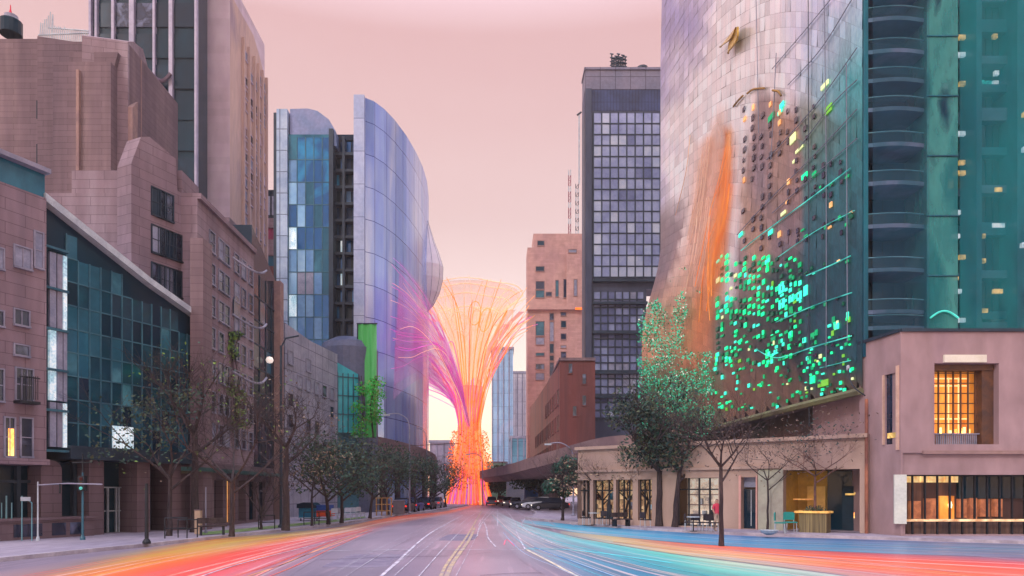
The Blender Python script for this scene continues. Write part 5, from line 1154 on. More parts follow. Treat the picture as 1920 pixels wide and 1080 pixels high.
m = MB(); m.lathe(C0, [(r*.97, z) for r, z in bowl], 30); m.build('bowl_glow_sheet', glow_sheet, sv, merge=True, smooth=True)
m = MB(); m.lathe(C0, [(3.4,0),(2.5,6),(1.7,12),(1.8,17),(2.4,20)], 18); m.build('trunk_glow_sheet', glow_sheet_o, sv, merge=True, smooth=True)
for k in range(10):
    a0 = math.pi+(-.65+k*.13); hz = rg.uniform(-2,3); m = MB(); pr_ = [(1.6,15),(3.8,18.5+hz*.3),(7,21+hz*.6),(10,23.5+hz),(13,27+hz*1.3),(15.5,32+hz*1.4)]
    for i in range(5):
        for j in range(4):
            f = lambda i, j: C0+Vector((pr_[i][0]*math.cos(a0+j*.08*(i+1)/3), pr_[i][0]*math.sin(a0+j*.08*(i+1)/3), pr_[i][1]+.8*j*i/3))
            m.face([f(i,j), f(i,j+1), f(i+1,j+1), f(i+1,j)])
    m.build('magenta_haze_petal', haze_sheet_m, sv, merge=True, smooth=True)
for k in range(9):
    a0 = -.9+k*.24; m = MB(); pr_ = [(1.5,14),(1.9,18),(3.3,22.5),(5.6,26.5+k*.2),(8.2,29.5+k*.2),(10.4,31+k*.2)]
    for i in range(5):
        for j in range(2):
            f = lambda i, j: C0+Vector((pr_[i][0]*math.cos(a0+j*.09), pr_[i][0]*math.sin(a0+j*.09), pr_[i][1]+.2*j))
            m.face([f(i,j), f(i,j+1), f(i+1,j+1), f(i+1,j)])
    m.build('orange_glow_petal', glow_sheet_o if k % 2 else glow_sheet, sv, merge=True, smooth=True)

for k in range(18):
    a = k/18*6.283; r0 = rg.uniform(4.5, 7.5)*SCL; z0 = rg.uniform(29, 33.5); w_ = rg.uniform(.6, 1.3); h_ = rg.uniform(1.6, 3.4); c_ = C0+Vector((r0*math.cos(a), r0*math.sin(a), z0)); ta = Vector((-math.sin(a), math.cos(a), 0)); ou = Vector((math.cos(a)*.5, math.sin(a)*.5, 1)).normalized()
    m = MB(); m.tube([c_+ta*w_*math.cos(t/18*6.283)+ou*h_*math.sin(t/18*6.283) for t in range(19)], .07, 4, cap=False); m.build('petal_loop', rg.choice([s_or, s_pe]), sv)
em = mat('ember_net', (255,140,50), (255,100,50), (255,170,90), scale=.4, rough=.7, emit=.5, trans=.6)
m = MB(); m.lathe(C0, [(2.4,.2),(2.7,3),(3.1,5.5),(2.9,8),(2.3,11),(1.9,14)], 18); m.build('ember_skirt', em, sv, merge=True, smooth=True)
m = MB()
for k in range(1500):
    a = rg.random()*6.283; z = 2.5+rg.random()**1.2*10; r = (3.4-abs(z-6.5)*.16)*rg.uniform(.85,1.25); p = C0+Vector((r*math.cos(a), r*math.sin(a), z)); t_ = Vector((rg.uniform(-1,1), rg.uniform(-1,1), rg.uniform(-1,1))).normalized(); o_ = t_.orthogonal()*.10; m.m = rg.randrange(3)
    m.face([p-t_*.2, p+o_, p+t_*.2, p-o_])
m.build('ember_shard', [s_or, s_rd, mat('amber_shard', (240,130,50), (250,170,80))], sv, kind='stuff')
# magenta spray: ribs that come forward from the trunk and arch across the face of the curved tower
spine = [(-4.7,117,13),(-5.6,108,17.5),(-7.0,98,20.5),(-8.1,89,21.5),(-9.1,82,21.5),(-10.0,76.5,21),(-10.9,72.5,20.5)]
for k in range(40):
    dz = rg.uniform(-1, 1); dx_ = rg.uniform(-.2, .9); e_ = rg.choice([5,6,7,7]); cz = rg.uniform(-1, 1)
    pts = [Vector((x+dx_*min(1, i/3), y-rg.uniform(0,.6), z+dz*i*.9+cz*math.sin(i*.9)*1.6)) for i, (x, y, z) in enumerate(spine[:e_])]; pts = smooth_path(pts, 4)
    m = MB(); n_ = len(pts); m.tube(pts, [.04*(1.2-.8*i/n_) for i in range(n_)], 4); m.build('magenta_spray', rg.choice([s_mg, s_mg, s_vi, s_pe]), sv)
for k in range(7):
    dz = -1.1+k*.27; m = MB(); S_ = smooth_path([Vector((x+.2+.1*k*min(1,i/3), y-.3-.05*k, z+dz*i*.9)) for i, (x, y, z) in enumerate(spine)], 3)
    for i in range(len(S_)-1):
        for j in range(3):
            f = lambda i, j: S_[i]+Vector((.05*j, -.1*j, (j-1.5)*(.25+.09*i))); m.face([f(i,j), f(i,j+1), f(i+1,j+1), f(i+1,j)])
    m.build('magenta_haze_petal', haze_sheet_m, sv, merge=True, smooth=True)

# ================================================================ trees
leafs = {n_: mat('leaf_'+n_, *c, scale=3, rough=.8, fine=.1) for n_, c in dict(dark=((44,66,60),(70,92,74)), deep=((26,46,48),(44,66,62)), olive=((92,92,66),(64,70,56)), lime=((128,150,70),(90,120,60)), vivid=((60,180,60),(40,140,50)),
    jade=((44,96,84),(64,120,98)), brown=((116,90,76),(84,68,64)), amber=((240,130,50),(220,96,40)), yellow=((240,180,80),(210,140,60)), tan=((160,134,110),(130,104,90)), twig=((66,54,58),(90,72,72))).items()}
def limb(m, p, d, l, r, depth, rng, tips, spread, up=.25, gn=2, n=5):
    pts = [p]; rad = [r]; q_ = p.copy(); dd = d.copy()
    for i in range(4):
        dd = (dd+Vector((rng.uniform(-1,1), rng.uniform(-1,1), rng.uniform(-.4,1)*up*2))*.14).normalized(); q_ = q_+dd*l/4; pts.append(q_.copy()); rad.append(r*(1-.45*(i+1)/4))
        if depth > 0 and i >= 1 and rng.random() < .75:
            a = Vector((rng.uniform(-1,1), rng.uniform(-1,1), rng.uniform(-.2,.8))).normalized(); limb(m, q_, (dd*.55+a*spread).normalized(), l*rng.uniform(.5,.72), rad[-1]*.6, depth-1, rng, tips, spread, up, gn, max(3, n-1))
    if depth > 0:
        for k in range(gn):
            a = Vector((rng.uniform(-1,1), rng.uniform(-1,1), rng.uniform(-.1,.8))).normalized(); limb(m, q_, (dd*.8+a*spread).normalized(), l*rng.uniform(.6,.8), rad[-1]*.8, depth-1, rng, tips, spread, up, gn, max(3, n-1))
    else: tips.append(q_)
    m.tube(pts, rad, n, cap=False)
def leaves(m, centres, cnt, sz, rng, mats=1, shape=(1,1,.8)):
    for k in range(cnt):
        c, r = rng.choice(centres); v = Vector((rng.gauss(0,1), rng.gauss(0,1), rng.gauss(0,1))); v.normalize(); v *= r*rng.random()**.45; v = Vector((v.x*shape[0], v.y*shape[1], v.z*shape[2])); p = c+v
        a = Vector((rng.uniform(-1,1), rng.uniform(-1,1), rng.uniform(-1,1))).normalized(); b = a.orthogonal().normalized(); s_ = sz*rng.uniform(.5,1.4)
        m.m = rng.randrange(mats); m.face([p-a*s_, p+b*s_*.55, p+a*s_, p-b*s_*.55])
def tree(name, label, X, Y, fork, top, wd, tr, mts, nleaf, lsz, seed, lean=0, depth=3, group=None, blobs=7, z0=.13, trunkm=None, spread=.85, cr=None):
    rng = random.Random(seed); t = thing(name, label, 'tree', (X, Y, z0), group); m = MB(); tips = []; B = Vector((X, Y, z0))
    pts = [B+Vector((lean*(i/5)**1.5*.6+rng.uniform(-.03,.03), 0, (fork-z0)*i/5)) for i in range(6)]; m.tube(pts, [tr*(1.25 if i == 0 else 1-.3*i/5) for i in range(6)], 8); tb_ = MB()
    tm = trunkm or bark; m.build('trunk', tm, t)
    L = (top-fork)*.5; bm2 = MB()
    for k in range(5 if depth > 1 else 4):
        a = k/5*6.283+rng.random(); limb(bm2, pts[-1 if k else -2], Vector((math.cos(a)*spread*wd/2.2, math.sin(a)*spread*wd/2.2, 1)).normalized(), L, tr*.55, depth, rng, tips, spread)
    bm2.build('branches', tm, t)
    if nleaf:
        lm = MB(); czn = (fork+top)/2 if cr is None else cr
        cen = [(B+Vector((rng.uniform(-1,1)*wd*.6+lean, rng.uniform(-1,1)*wd*.6, (czn-z0)+rng.uniform(-.8,.8)*(top-fork)*.42)), wd*rng.uniform(.25,.55)) for _ in range(blobs)]
        leaves(lm, cen, nleaf, lsz, rng, len(mts)); lm.build('crown', mts, t)
    return t
L_ = leafs
def X_(px, Y): return (px-CX)/F*Y
# right side
tree('evergreen_tree', 'small dense green tree standing alone right of the road under the overpass', X_(1055,50), 50, 1.4, 4.9, 1.5, .12, [L_['jade'],L_['dark'],L_['deep']], 2600, .13, 21, blobs=9, cr=3.2)
for i, (px, Y, lab) in enumerate(((1098,47,'bare brown tree farthest left in front of the beige shops'),(1130,45.5,'twiggy brown tree second from the left in front of the beige shops'),(1172,44.5,'brown tree with a leaning trunk before the beige shops'),(1205,43.5,'brown tree left of the big dark green tree'))):
    tree('street_tree', lab, X_(px,Y), Y, 1.6, 5.2, 2.6, .09, [L_['brown'],L_['olive'],L_['tan']], 495, .09, 31+i, lean=.3*(i-1), depth=3, group='brown trees before the shops')
tree('street_tree', 'big dark green tree with full crown in front of the flared tower', X_(1236,41.5), 41.5, 3.4, 8.6, 3.4, .2, [L_['deep'],L_['dark'],L_['deep'],L_['olive']], 6500, .12, 41, depth=4, blobs=16, cr=5.9)
tree('street_tree', 'dark slender tree right beside the big dark green tree', X_(1266,40.5), 40.5, 3.3, 6.8, 2.4, .17, [L_['deep'],L_['dark'],L_['brown']], 675, .09, 43, lean=.4, depth=3, blobs=8)
tree('bare_tree', 'slim bare tree standing at the kerb in front of the shops', X_(1353,28), 28, 3.2, 6.0, 2.6, .095, [L_['twig'],L_['brown']], 225, .06, 45, depth=4, z0=0, blobs=12)
PT = PS.pt(sp(1535), 0, .65)
tree('bare_tree', 'umbrella shaped bare tree with coppery trunk in front of the mustard alcove', PT.x, PT.y, 3.0, 5.6, 3.8, .07, [L_['twig'],L_['deep'],L_['brown']], 855, .07, 47, depth=4, blobs=14, cr=4.6, z0=1.2, trunkm=mat('copper_bark', (120,80,72), (70,54,56), scale=3), spread=.95)
tree('bare_tree', 'faint twiggy tree behind the slim bare tree at the shop row', X_(1440,37), 37, 2.8, 5.6, 3.0, .06, [L_['brown'],L_['twig']], 225, .06, 49, depth=4, blobs=12)
# left side
tree('bare_tree', 'bare dark tree with wide forked branches on the left pavement', X_(435,32), 32, 2.6, 8.4, 4.2, .12, [L_['twig'],L_['lime'],L_['brown']], 225, .06, 51, depth=4, blobs=12)
tree('bare_tree', 'tall thick trunked bare tree left of the forked bare tree', X_(365,35.5), 35.5, 5.2, 9.6, 3.0, .2, [L_['dark'],L_['lime'],L_['brown']], 225, .08, 53, depth=3, blobs=8)
tree('street_tree', 'loose green leaved tree in front of the glass office', X_(318,32.5), 32.5, 2.8, 7.6, 3.2, .12, [L_['dark'],L_['olive'],L_['deep'],L_['dark']], 855, .09, 55, depth=3, blobs=12)
tree('bare_tree', 'short multi stemmed bare tree between two tall trunks at left', X_(490,38), 38, .9, 4.4, 1.6, .08, [L_['twig']], 75, .06, 57, depth=3)
tree('bare_tree', 'tall bare tree with a long straight dark trunk before the pale grey building', X_(536,37), 37, 4.6, 7.6, 3.8, .19, [L_['twig'],L_['tan']], 315, .06, 59, depth=4, blobs=12)
tree('bare_tree', 'bare pale twigged tree beside the kiosk', X_(585,42), 42, 2.2, 5.8, 3.0, .08, [L_['tan'],L_['olive'],L_['brown']], 405, .08, 61, depth=4, blobs=10)
for i, (px, Y, top, lab) in enumerate(((616,44,5.6,'dark tree with the nearest trunk in the row of leafy trees at left'),(641,46,6.0,'second dark leafy tree along the left kerb'),(694,54,6.4,'dark leafy tree with a leaning trunk behind the wooden stand'),(728,62,6.8,'dark leafy tree above the grey cabinet'),(778,72,6.6,'dark leafy tree above the parked cars'),(812,82,7.0,'dark leafy tree above the farthest parked cars'),(836,94,6.4,'last dark leafy tree beside the orange tree'))):
    tree('street_tree', lab, X_(px,Y), Y, 1.9, top, 3.6, .13, [L_['deep'],L_['dark'],L_['olive'],L_['dark']], 1612, .11, 71+i, lean=.3*(i % 3-1), depth=3, blobs=12, group='dark leafy trees along the left kerb', cr=3.9)
for i, (px, Y) in enumerate(((915,120),(935,126),(1012,92))):
    tree('distant_tree', ['dark distant tree just right of the sculpture','pale green distant tree under the overpass','dark distant tree at the right end of the overpass'][i], X_(px,Y), Y, 2, [7,6.5,5.4][i], 4.5, .2, [L_['dark'],L_['olive'],L_['deep']], 1500, .24, 91+i, depth=2, z0=0)
for nm, lab, px, py, Y, r, mts, cnt in (('climbing_plant', 'yellow green climber high on the brown apartment block', 431,655,43,.9,[L_['lime'],L_['dark']],420), ('climbing_plant', 'dull green climber low on the brown apartment block', 436,755,43,1.3,[L_['lime'],L_['olive'],L_['brown']],500),
      ('climbing_plant', 'vivid green foliage spilling down below the green banner', 688,760,66,2.2,[L_['vivid'],L_['vivid'],L_['lime']],1500)):
    c = P(px, py, Y); t = thing(nm, lab, 'plant', (c.x, c.y, c.z)); rng = random.Random(px); m = MB()
    cen = [(c+Vector((rng.uniform(-1,1)*r*.45, rng.uniform(-.2,.2), rng.uniform(-1.2,1.2)*r)), r*.42) for _ in range(9)]; leaves(m, cen, cnt, .13, rng, len(mts)); m.build('foliage', mts, t)
    m = MB()
    for k in range(5): x = rng.uniform(-.4,.4)*r; m.tube([c+Vector((x, .25, -r*1.4)), c+Vector((x*.5, .2, 0)), c+Vector((x*1.3+.1, .25, r*1.3))], .04, 4)
    m.build('stem', bark, t)

# ================================================================ vehicles
paint = {n_: mat('car_paint_'+n_, *c, scale=1, rough=.28, spec=.5, fine=0) for n_, c in dict(dark=((24,28,44),(34,38,56)), blue=((34,50,120),(60,70,140)), white=((214,206,214),(190,186,200)), red=((180,44,50),(150,40,50)), silver=((130,128,142),(150,148,160))).items()}
tyre = mat('tyre_rubber', (22,20,24), (36,32,38), rough=.9); red_l = mat('tail_light', (255,50,40), emit=1.2); head_l = mat('head_light', (255,246,220), emit=1.6); carglass = mat('car_glass', (30,36,52), (50,56,76), rough=.1, spec=.5)
def car():
    t = thing('parked_car', 'dark car', 'car'); m = MB()
    st = [(-2.1,.35,.62,.72),(-2.0,.25,.82,.80),(-1.2,.2,.90,.86),(0,.2,.92,.88),(1.0,.2,.88,.87),(1.7,.22,.78,.83),(2.1,.3,.66,.72)]
    ring = lambda y, zb, zt_, w_: [Vector((x, y, z)) for x, z in ((-w_*.9,zb),(w_*.9,zb),(w_,zb+.15),(w_,zt_-.12),(w_*.9,zt_),(-w_*.9,zt_),(-w_,zt_-.12),(-w_,zb+.15))]
    rr = [ring(*s) for s in st]
    for a, b in zip(rr, rr[1:]):
        for k in range(8): j = (k+1) % 8; m.face([a[k], a[j], b[j], b[k]])
    m.face(rr[0][::-1]); m.face(rr[-1]); m.build('body', paint['dark'], t, local=True, merge=True)
    cab = [(-1.75,.88,.74),(-1.1,1.36,.64),(.1,1.42,.64),(1.0,.9,.74)]; m = MB()
    for (y0, z0, w0), (y1, z1, w1) in zip(cab, cab[1:]):
        m.face([(-w0,y0,z0),(w0,y0,z0),(w1,y1,z1),(-w1,y1,z1)])
        for s in (-1, 1): m.face([(s*w0,y0,z0),(s*w1,y1,z1),(s*.8,y1,.86),(s*.8,y0,.86)])
    m.build('window', carglass, t, local=True)
    m = MB(); m.box(-.62,.62,-1.1,.12,1.38,1.45); m.build('roof', paint['dark'], t, local=True)
    for sx in (-1, 1):
        for y in (-1.3, 1.35):
            m = MB(); m.tube([(sx*.72,y,.32),(sx*.9,y,.32)], .32, 14); w_ = m.build('wheel', tyre, t, local=True)
            m = MB(); m.tube([(sx*.89,y,.32),(sx*.92,y,.32)], .18, 10); m.build('rim', mullion, w_, local=True)
        m = MB(); m.box(sx*.64-.12, sx*.64+.12, -2.13, -2.04, .60, .74); m.build('taillight', red_l, t, local=True)
        m = MB(); m.box(sx*.6-.13, sx*.6+.13, 2.06, 2.14, .50, .62); m.build('headlight', head_l, t, local=True)
    return t
car0 = car(); first = True
cars = [(757,69,'dark',-.1,'dark parked car nearest in the row along the left kerb'),(776,75,'blue',-.1,'blue parked car second in the row along the left kerb'),(800,82,'dark',-.1,'dark parked car under the trees near the arcade'),(818,90,'silver',-.08,'silver parked car at the far end of the left row'),
        (905,118,'white',3.14,'white car far down the street left of centre'),(922,112,'silver',0,'silver car far down the street at centre'),(940,124,'red',3.14,'red car far down the street'),(952,108,'white',3.14,'white car with headlights far down the street right of centre'),
        (966,96,'silver',3.14,'silver car stopped below the overpass'),(992,84,'dark',1.4,'dark car crossing under the overpass'),(1012,82,'white',1.5,'white car crossing under the overpass'),(1032,78,'dark',1.5,'dark car beside the small green tree'),(890,132,'blue',0,'small blue car farthest down the street')]
for px, Y, pc, rz, lab in cars:
    loc = (X_(px,Y), Y, .13 if px < 830 or px > 985 else 0)
    if first: c = car0; c.location = loc; c.rotation_euler = (0,0,rz); c['label'] = lab; c['group'] = 'cars along the street'; first = False
    else:
        c = copy_tree(car0, loc, rz, lab, swap={'body': paint[pc], 'roof': paint[pc]}, group='cars along the street')

# ================================================================ street furniture
def kiosk():
    Y = 49; x0, x1 = X_(560,Y), X_(620,Y); t = thing('kiosk', 'low teal and blue market kiosk with an orange end panel on the left pavement', 'kiosk', ((x0+x1)/2, Y, .13)); xm = x0+(x1-x0)*.55
    m = MB(); m.box(x0, xm, Y, Y+1.4, .35, 1.05); m.build('teal_panel', mat('kiosk_teal', (20,96,130), (30,120,150), scale=2), t)
    m = MB(); m.box(xm, x1, Y+.01, Y+1.38, .45, .86); m.build('orange_panel', mat('kiosk_orange', (226,84,44), (200,60,50), scale=2), t)
    m = MB(); m.box(xm, x1-.1, Y+.02, Y+1.37, .86, 1.25); m.build('blue_panel', mat('kiosk_blue', (40,80,160), (30,60,120), scale=2), t)
    m = MB(); m.prism(Pl((x0-.1,Y-.15),(x1+.1,Y-.15)), [(0,1.05),((x1-x0)*.6,1.05),((x1-x0)*.6,1.2),((x1-x0)*.45,1.42),((x1-x0)*.2,1.45),(0,1.32)], -1.7, 0); m.build('roof', tealdark, t)
    for x in (x0+.1, xm, x1-.1): m = MB(); m.tube([(x,Y+.2,.13),(x,Y+.2,.5)], .05, 6); m.build('leg', black, t)
    m = MB(); m.box(x0-.05, x1+.05, Y-.05, Y, .32, .38); m.build('shelf', white, t)
kiosk()
def hoop(px, Y, w_, h_, lab, rz=0):
    x = X_(px, Y); t = thing('railing_hoop', lab, 'barrier', (x, Y, .13), 'metal hoops on the left pavement'); m = MB()
    m.tube(smooth_path([Vector((-w_/2,0,0)),Vector((-w_/2,0,h_*.92)),Vector((-w_/2+.08,0,h_)),Vector((w_/2-.08,0,h_)),Vector((w_/2,0,h_*.92)),Vector((w_/2,0,0))],3), .03, 6); m.build('frame', black, t, local=True)
    m = MB(); m.tube([(-w_/2,0,h_*.5),(w_/2,0,h_*.5)], .025, 5); m.build('crossbar', black, t, local=True); t.rotation_euler.z = rz
hoop(500, 38.5, .85, .75, 'black metal hoop barrier between the two tall bare trees', .5); hoop(584, 43, .9, .8, 'black metal hoop barrier in front of the kiosk', .3); hoop(604, 43.5, .9, .8, 'black metal hoop barrier at the right end of the kiosk', .3); hoop(330, 30.8, .9, .9, 'thin metal hoop barrier before the dark entrance', .3); hoop(352, 31.4, .8, .8, 'metal hoop barrier beside the thick trunk', .3)
def bench(px, Y, lab):
    x = X_(px, Y); t = thing('bench', lab, 'bench', (x, Y, .13)); m = MB(); m.box(-.65,.65,-.2,.2,.4,.46); m.build('seat', bark, t, local=True)
    m = MB(); m.box(-.65,.65,.18,.23,.55,.82); m.build('backrest', bark, t, local=True)
    for s in (-1, 1): m = MB(); m.box(s*.5-.04, s*.5+.04, -.18,.2, 0,.4); m.build('leg', black, t, local=True)
    t.rotation_euler.z = .5
bench(398, 33.2, 'dark bench beside the forked bare tree at left'); bench(1165, 41.6, 'low dark bench before the left shop windows')
def post(name, lab, cat, px, Y, h_, r_, mt_, extra=None, z0=.13):
    x = X_(px, Y); t = thing(name, lab, cat, (x, Y, z0)); m = MB(); m.tube([(0,0,0),(0,0,h_)], [r_, r_*.8], 8); m.build('pole', mt_, t, local=True)
    m = MB(); m.lathe((0,0,0), [(r_*2.1,0),(r_*2.1,.08),(r_*1.2,.2),(0,.2)], 10); m.build('base', mt_, t, local=True)
    if extra: extra(t)
    return t
def sign_arm(t):
    m = MB(); m.tube([(0,0,2.35),(1.2,.1,2.42),(2.6,.2,2.38)], .03, 5); m.build('arm', mullion, t, local=True); m = MB(); m.box(.9,.96,-.02,.02,2.0,2.4); m.build('bracket', black, t, local=True)
post('signal_pole', 'thin pale pole with a long horizontal arm at the left pavement', 'pole', 71, 29.2, 2.5, .035, white, sign_arm)
def sig(t):
    m = MB(); m.box(-.14,.14,-.12,.1,2.1,2.75); b = m.build('signal_head', black, t, local=True)
    for k, g in enumerate((mat('signal_dim_red', (80,24,24)), mat('signal_dim_amber', (84,60,20)), mat('signal_teal', (90,200,190), emit=.3))): m = MB(); m.lathe((0,-.13,2.63-k*.2), [(0,0),(.07,0)], 10); m.tube([(0,-.12,2.62-k*.2),(0,-.15,2.62-k*.2)], .07, 10); m.build('lens', g, b, local=True)
    m = MB(); m.box(-.42,.42,-.05,.05,3.3,3.36); m.tube([(0,0,2.6),(0,0,3.7)], .03, 5); m.build('crossarm', black, t, local=True)
post('traffic_light', 'grey traffic light pole with a crossarm in front of the glass office', 'traffic light', 155, 29.8, 2.9, .05, mull_t, sig)
post('post', 'thick dark post with a round top standing at the left kerb', 'post', 275, 27.6, 2.4, .075, black, None)
post('post', 'thin pale post before the lit shopfronts of the brown block', 'post', 386, 34.5, 2.3, .04, mullion, None)
post('lamp_post', 'dark lamp post rising before the narrow dark building', 'street lamp', 527, 40, 10.5, .09, mull_d, lambda t: (lambda m: (m.tube([(0,0,10.4),(.3,-.1,10.9),(1.1,-.3,11.0)], .05, 6), m.build('arm', mull_d, t, local=True)))(MB()))
for px in (3, 12, 22): post('post', {3:'leftmost pale fence post at the left edge',12:'thicker pale fence post at the left edge',22:'third fence post from the left edge'}[px], 'post', px, 29.6, 1.9 if px == 12 else 1.6, .04 if px == 12 else .03, tealpale, None)
m = thing('street_sign', 'small white tilted sign on a bent frame at the left edge', 'sign', (X_(50,29.3), 29.3, .13)); x = X_(50,29.3)
mm = MB(); mm.tube([(-.2,0,0),(-.2,0,1.9)], .025, 5); mm.tube([(.22,0,0),(.22,0,1.6),(.0,0,1.75)], .025, 5); mm.build('frame', tealpale, m, local=True)
mm = MB(); mm.box(-.24,.16,-.03,.02,1.68,1.85); mm.build('sign_panel', white, m, local=True)
cb = thing('utility_cabinet', 'beige utility cabinet against the thick trunked bare tree', 'cabinet', (X_(372,34), 34, .13)); m = MB(); m.box(-.14,.14,-.12,.12,0,1.15); m.build('body', mat('beige_box', (196,160,136), (170,140,124)), cb, local=True); m = MB(); m.box(-.16,.16,-.14,.14,1.15,1.2); m.build('lid', stone_d, cb, local=True); m = MB(); m.box(.05,.08,-.14,-.12,.6,.72); m.build('handle', black, cb, local=True)
cb = thing('utility_cabinet', 'grey utility cabinet left of the parked cars', 'cabinet', (X_(748,63), 63, .13)); m = MB(); m.box(-.5,.5,-.3,.3,0,1.25); m.build('body', mat('grey_box', (120,112,120), (104,96,106)), cb, local=True); m = MB(); m.box(-.54,.54,-.34,.34,1.25,1.31); m.build('lid', mullion, cb, local=True)
ws = thing('wooden_stand', 'open wooden frame stand under the dark trees', 'stand', (X_(720,60), 60, .13)); wd_ = mat('pine_wood', (206,160,100), (170,120,80), scale=3, stretch=(6,6,.4))
for x in (-.65, -.2, .25, .65): m = MB(); m.box(x-.05,x+.05,-.05,.05,0,1.5); m.build('post', wd_, ws, local=True)
for z in (.4, .95, 1.5): m = MB(); m.box(-.7,.7,-.3,.06,z,z+.06); m.build('shelf', wd_, ws, local=True)
# cafe chairs, tables
def chair(mt_, lab, grp, cat='chair'):
    t = thing('chair', lab, cat, group=grp); m = MB(); m.box(-.24,.24,-.22,.22,.43,.48); m.build('seat', mt_, t, local=True)
    m = MB(); m.prism(Pl((-.24,.22),(.24,.22)), [(0,.55),(.48,.55),(.48,.85),(.42,.9),(.06,.9),(0,.85)], -.02, .02); m.build('backrest', mt_, t, local=True)
    for x in (-.2, .2):
        for y in (-.18, .19): m = MB(); m.tube([(x*1.1,y*1.1,0),(x,y,.55 if y > 0 else .43)], .018, 5); m.build('leg', white, t, local=True)
    return t
tc_ = mat('teal_chair_plastic', (20,140,130), (30,120,116), scale=1, rough=.4); c1 = chair(tc_, 'bright teal chair at the left edge of the mustard alcove, turned sideways', 'teal chairs by the alcove')
c1.location = (X_(1463,34.6), 34.6, .13); c1.rotation_euler.z = 1.1; c1.scale = (1.15,)*3
c2 = copy_tree(c1, (X_(1482,35.3), 35.3, .13), -.1, 'bright teal chair nearer the counter, facing the street', scale=1.15)
cw = chair(mat('cafe_chair_white', (200,196,206), (170,160,176)), 'pale chair at the left end of the seating under the dark trees', 'pale cafe chairs'); cw.location = (X_(628,49), 49, .13); cw.rotation_euler.z = .4
for i, (px, Y, rz) in enumerate(((640,50.5,2.6),(652,51,.2),(664,52,3.0),(676,53.5,1.0))): copy_tree(cw, (X_(px,Y), Y, .13), rz, ['pale chair second from the left under the dark trees','pale chair in the middle of the seating under the dark trees','pale chair second from the right under the dark trees','pale chair at the right end of the seating under the dark trees'][i])
cd = chair(mat('cafe_chair_dark', (40,34,42), (60,50,56)), 'dark cafe chair left of the lit double shop window', 'dark cafe chairs by the shops'); cd.location = (X_(1292,37), 37, .13); cd.rotation_euler.z = 1.2
labs = ['dark cafe chair right of centre before the lit double shop window','dark cafe chair at the right end of the lit double shop window','dark chair before the leftmost lit shop window','dark chair between the two left shop windows','dark chair near the trunk of the big green tree','dark cafe chair in the middle of the lit double shop window']
for i, (px, Y, rz) in enumerate(((1318,36.6,-1.2),(1336,36.2,.3),(1100,43.4,1.2),(1128,42.6,-.8),(1210,40,2),(1305,36.8,2.6))): copy_tree(cd, (X_(px,Y), Y, .13), rz, labs[i])
for px, Y, lab in ((1300,36.2,'small round cafe table before the lit double shop window'),(1114,42.9,'small round cafe table before the left shop windows')):
    t = thing('cafe_table', lab, 'table', (X_(px,Y), Y, .13), 'small cafe tables'); m = MB(); m.lathe((0,0,0), [(0,.74),(.35,.74),(.35,.77),(0,.77)], 16); m.build('tabletop', white, t, local=True); m = MB(); m.tube([(0,0,.02),(0,0,.74)], .03, 6); m.lathe((0,0,0), [(.2,0),(.2,.03),(0,.03)], 12); m.build('pedestal', black, t, local=True)
pf = thing('folded_parasol', 'dark folded parasol leaning by the left shop windows', 'parasol', (X_(1143,42.3), 42.3, .13)); m = MB(); m.tube([(0,0,0),(-.05,0,1.9)], .025, 5); m.build('pole', black, pf, local=True); m = MB(); m.tube([(0.02,0,.5),(-.02,0,.8),(-.04,0,1.5),(-.05,0,1.85)], [.22,.16,.09,.03], 8); m.build('canopy', black, pf, local=True)
shr = thing('shrub', 'low dark shrub around the foot of the coppery tree in the planter', 'shrub', tuple(PT+Vector((0,0,1.2)))); m = MB(); rng = random.Random(4); leaves(m, [(Vector((.3*math.cos(k), .2*math.sin(k), .1)), .26) for k in range(6)], 320, .06, rng, 2); m.build('foliage', [L_['olive'],L_['deep']], shr, local=True); m = MB(); m.tube([(0.15,0,-.02),(.2,.05,.3)], .03, 5); m.build('stem', bark, shr, local=True)
bw = thing('basin', 'small white bowl lying at the kerb below the teal chairs', 'bowl', (X_(1442,33.2), 33.2, .13)); m = MB(); m.lathe((0,0,0), [(.12,0),(.34,.1),(.42,.22),(.38,.22),(.1,.05),(0,.05)], 18); m.build('bowl', white, bw, local=True); m = MB(); m.lathe((0,0,0), [(.43,.21),(.43,.24),(.37,.24),(.37,.21)], 18); m.build('rim', white, bw, local=True)
def lamp(px, Y, h_, lab, dirx=-1):
    def ex(t):
        m = MB(); m.tube(smooth_path([Vector((0,0,h_)),Vector((dirx*.25,0,h_+.8)),Vector((dirx*1.1,0,h_+1.3)),Vector((dirx*2.0,0,h_+1.25))],4), .05, 6); a = m.build('arm', mullion, t, local=True)
        m = MB(); m.box(min(dirx*1.9,dirx*2.5), max(dirx*1.9,dirx*2.5), -.12,.12,h_+1.1,h_+1.24); m.build('lamp_head', white, a, local=True)
    post('street_lamp', lab, 'street lamp', px, Y, h_, .09, mullion, ex)
lamp(768, 66, 8.2, 'grey street lamp with a curved arm before the curved tower'); lamp(800, 84, 8.5, 'farther grey street lamp near the parked cars'); lamp(905, 104, 6.5, 'tall orange lit lamp post beside the orange tree', -1)
lamp(1075, 60, 5.0, 'grey street lamp beyond the small green tree', -1)
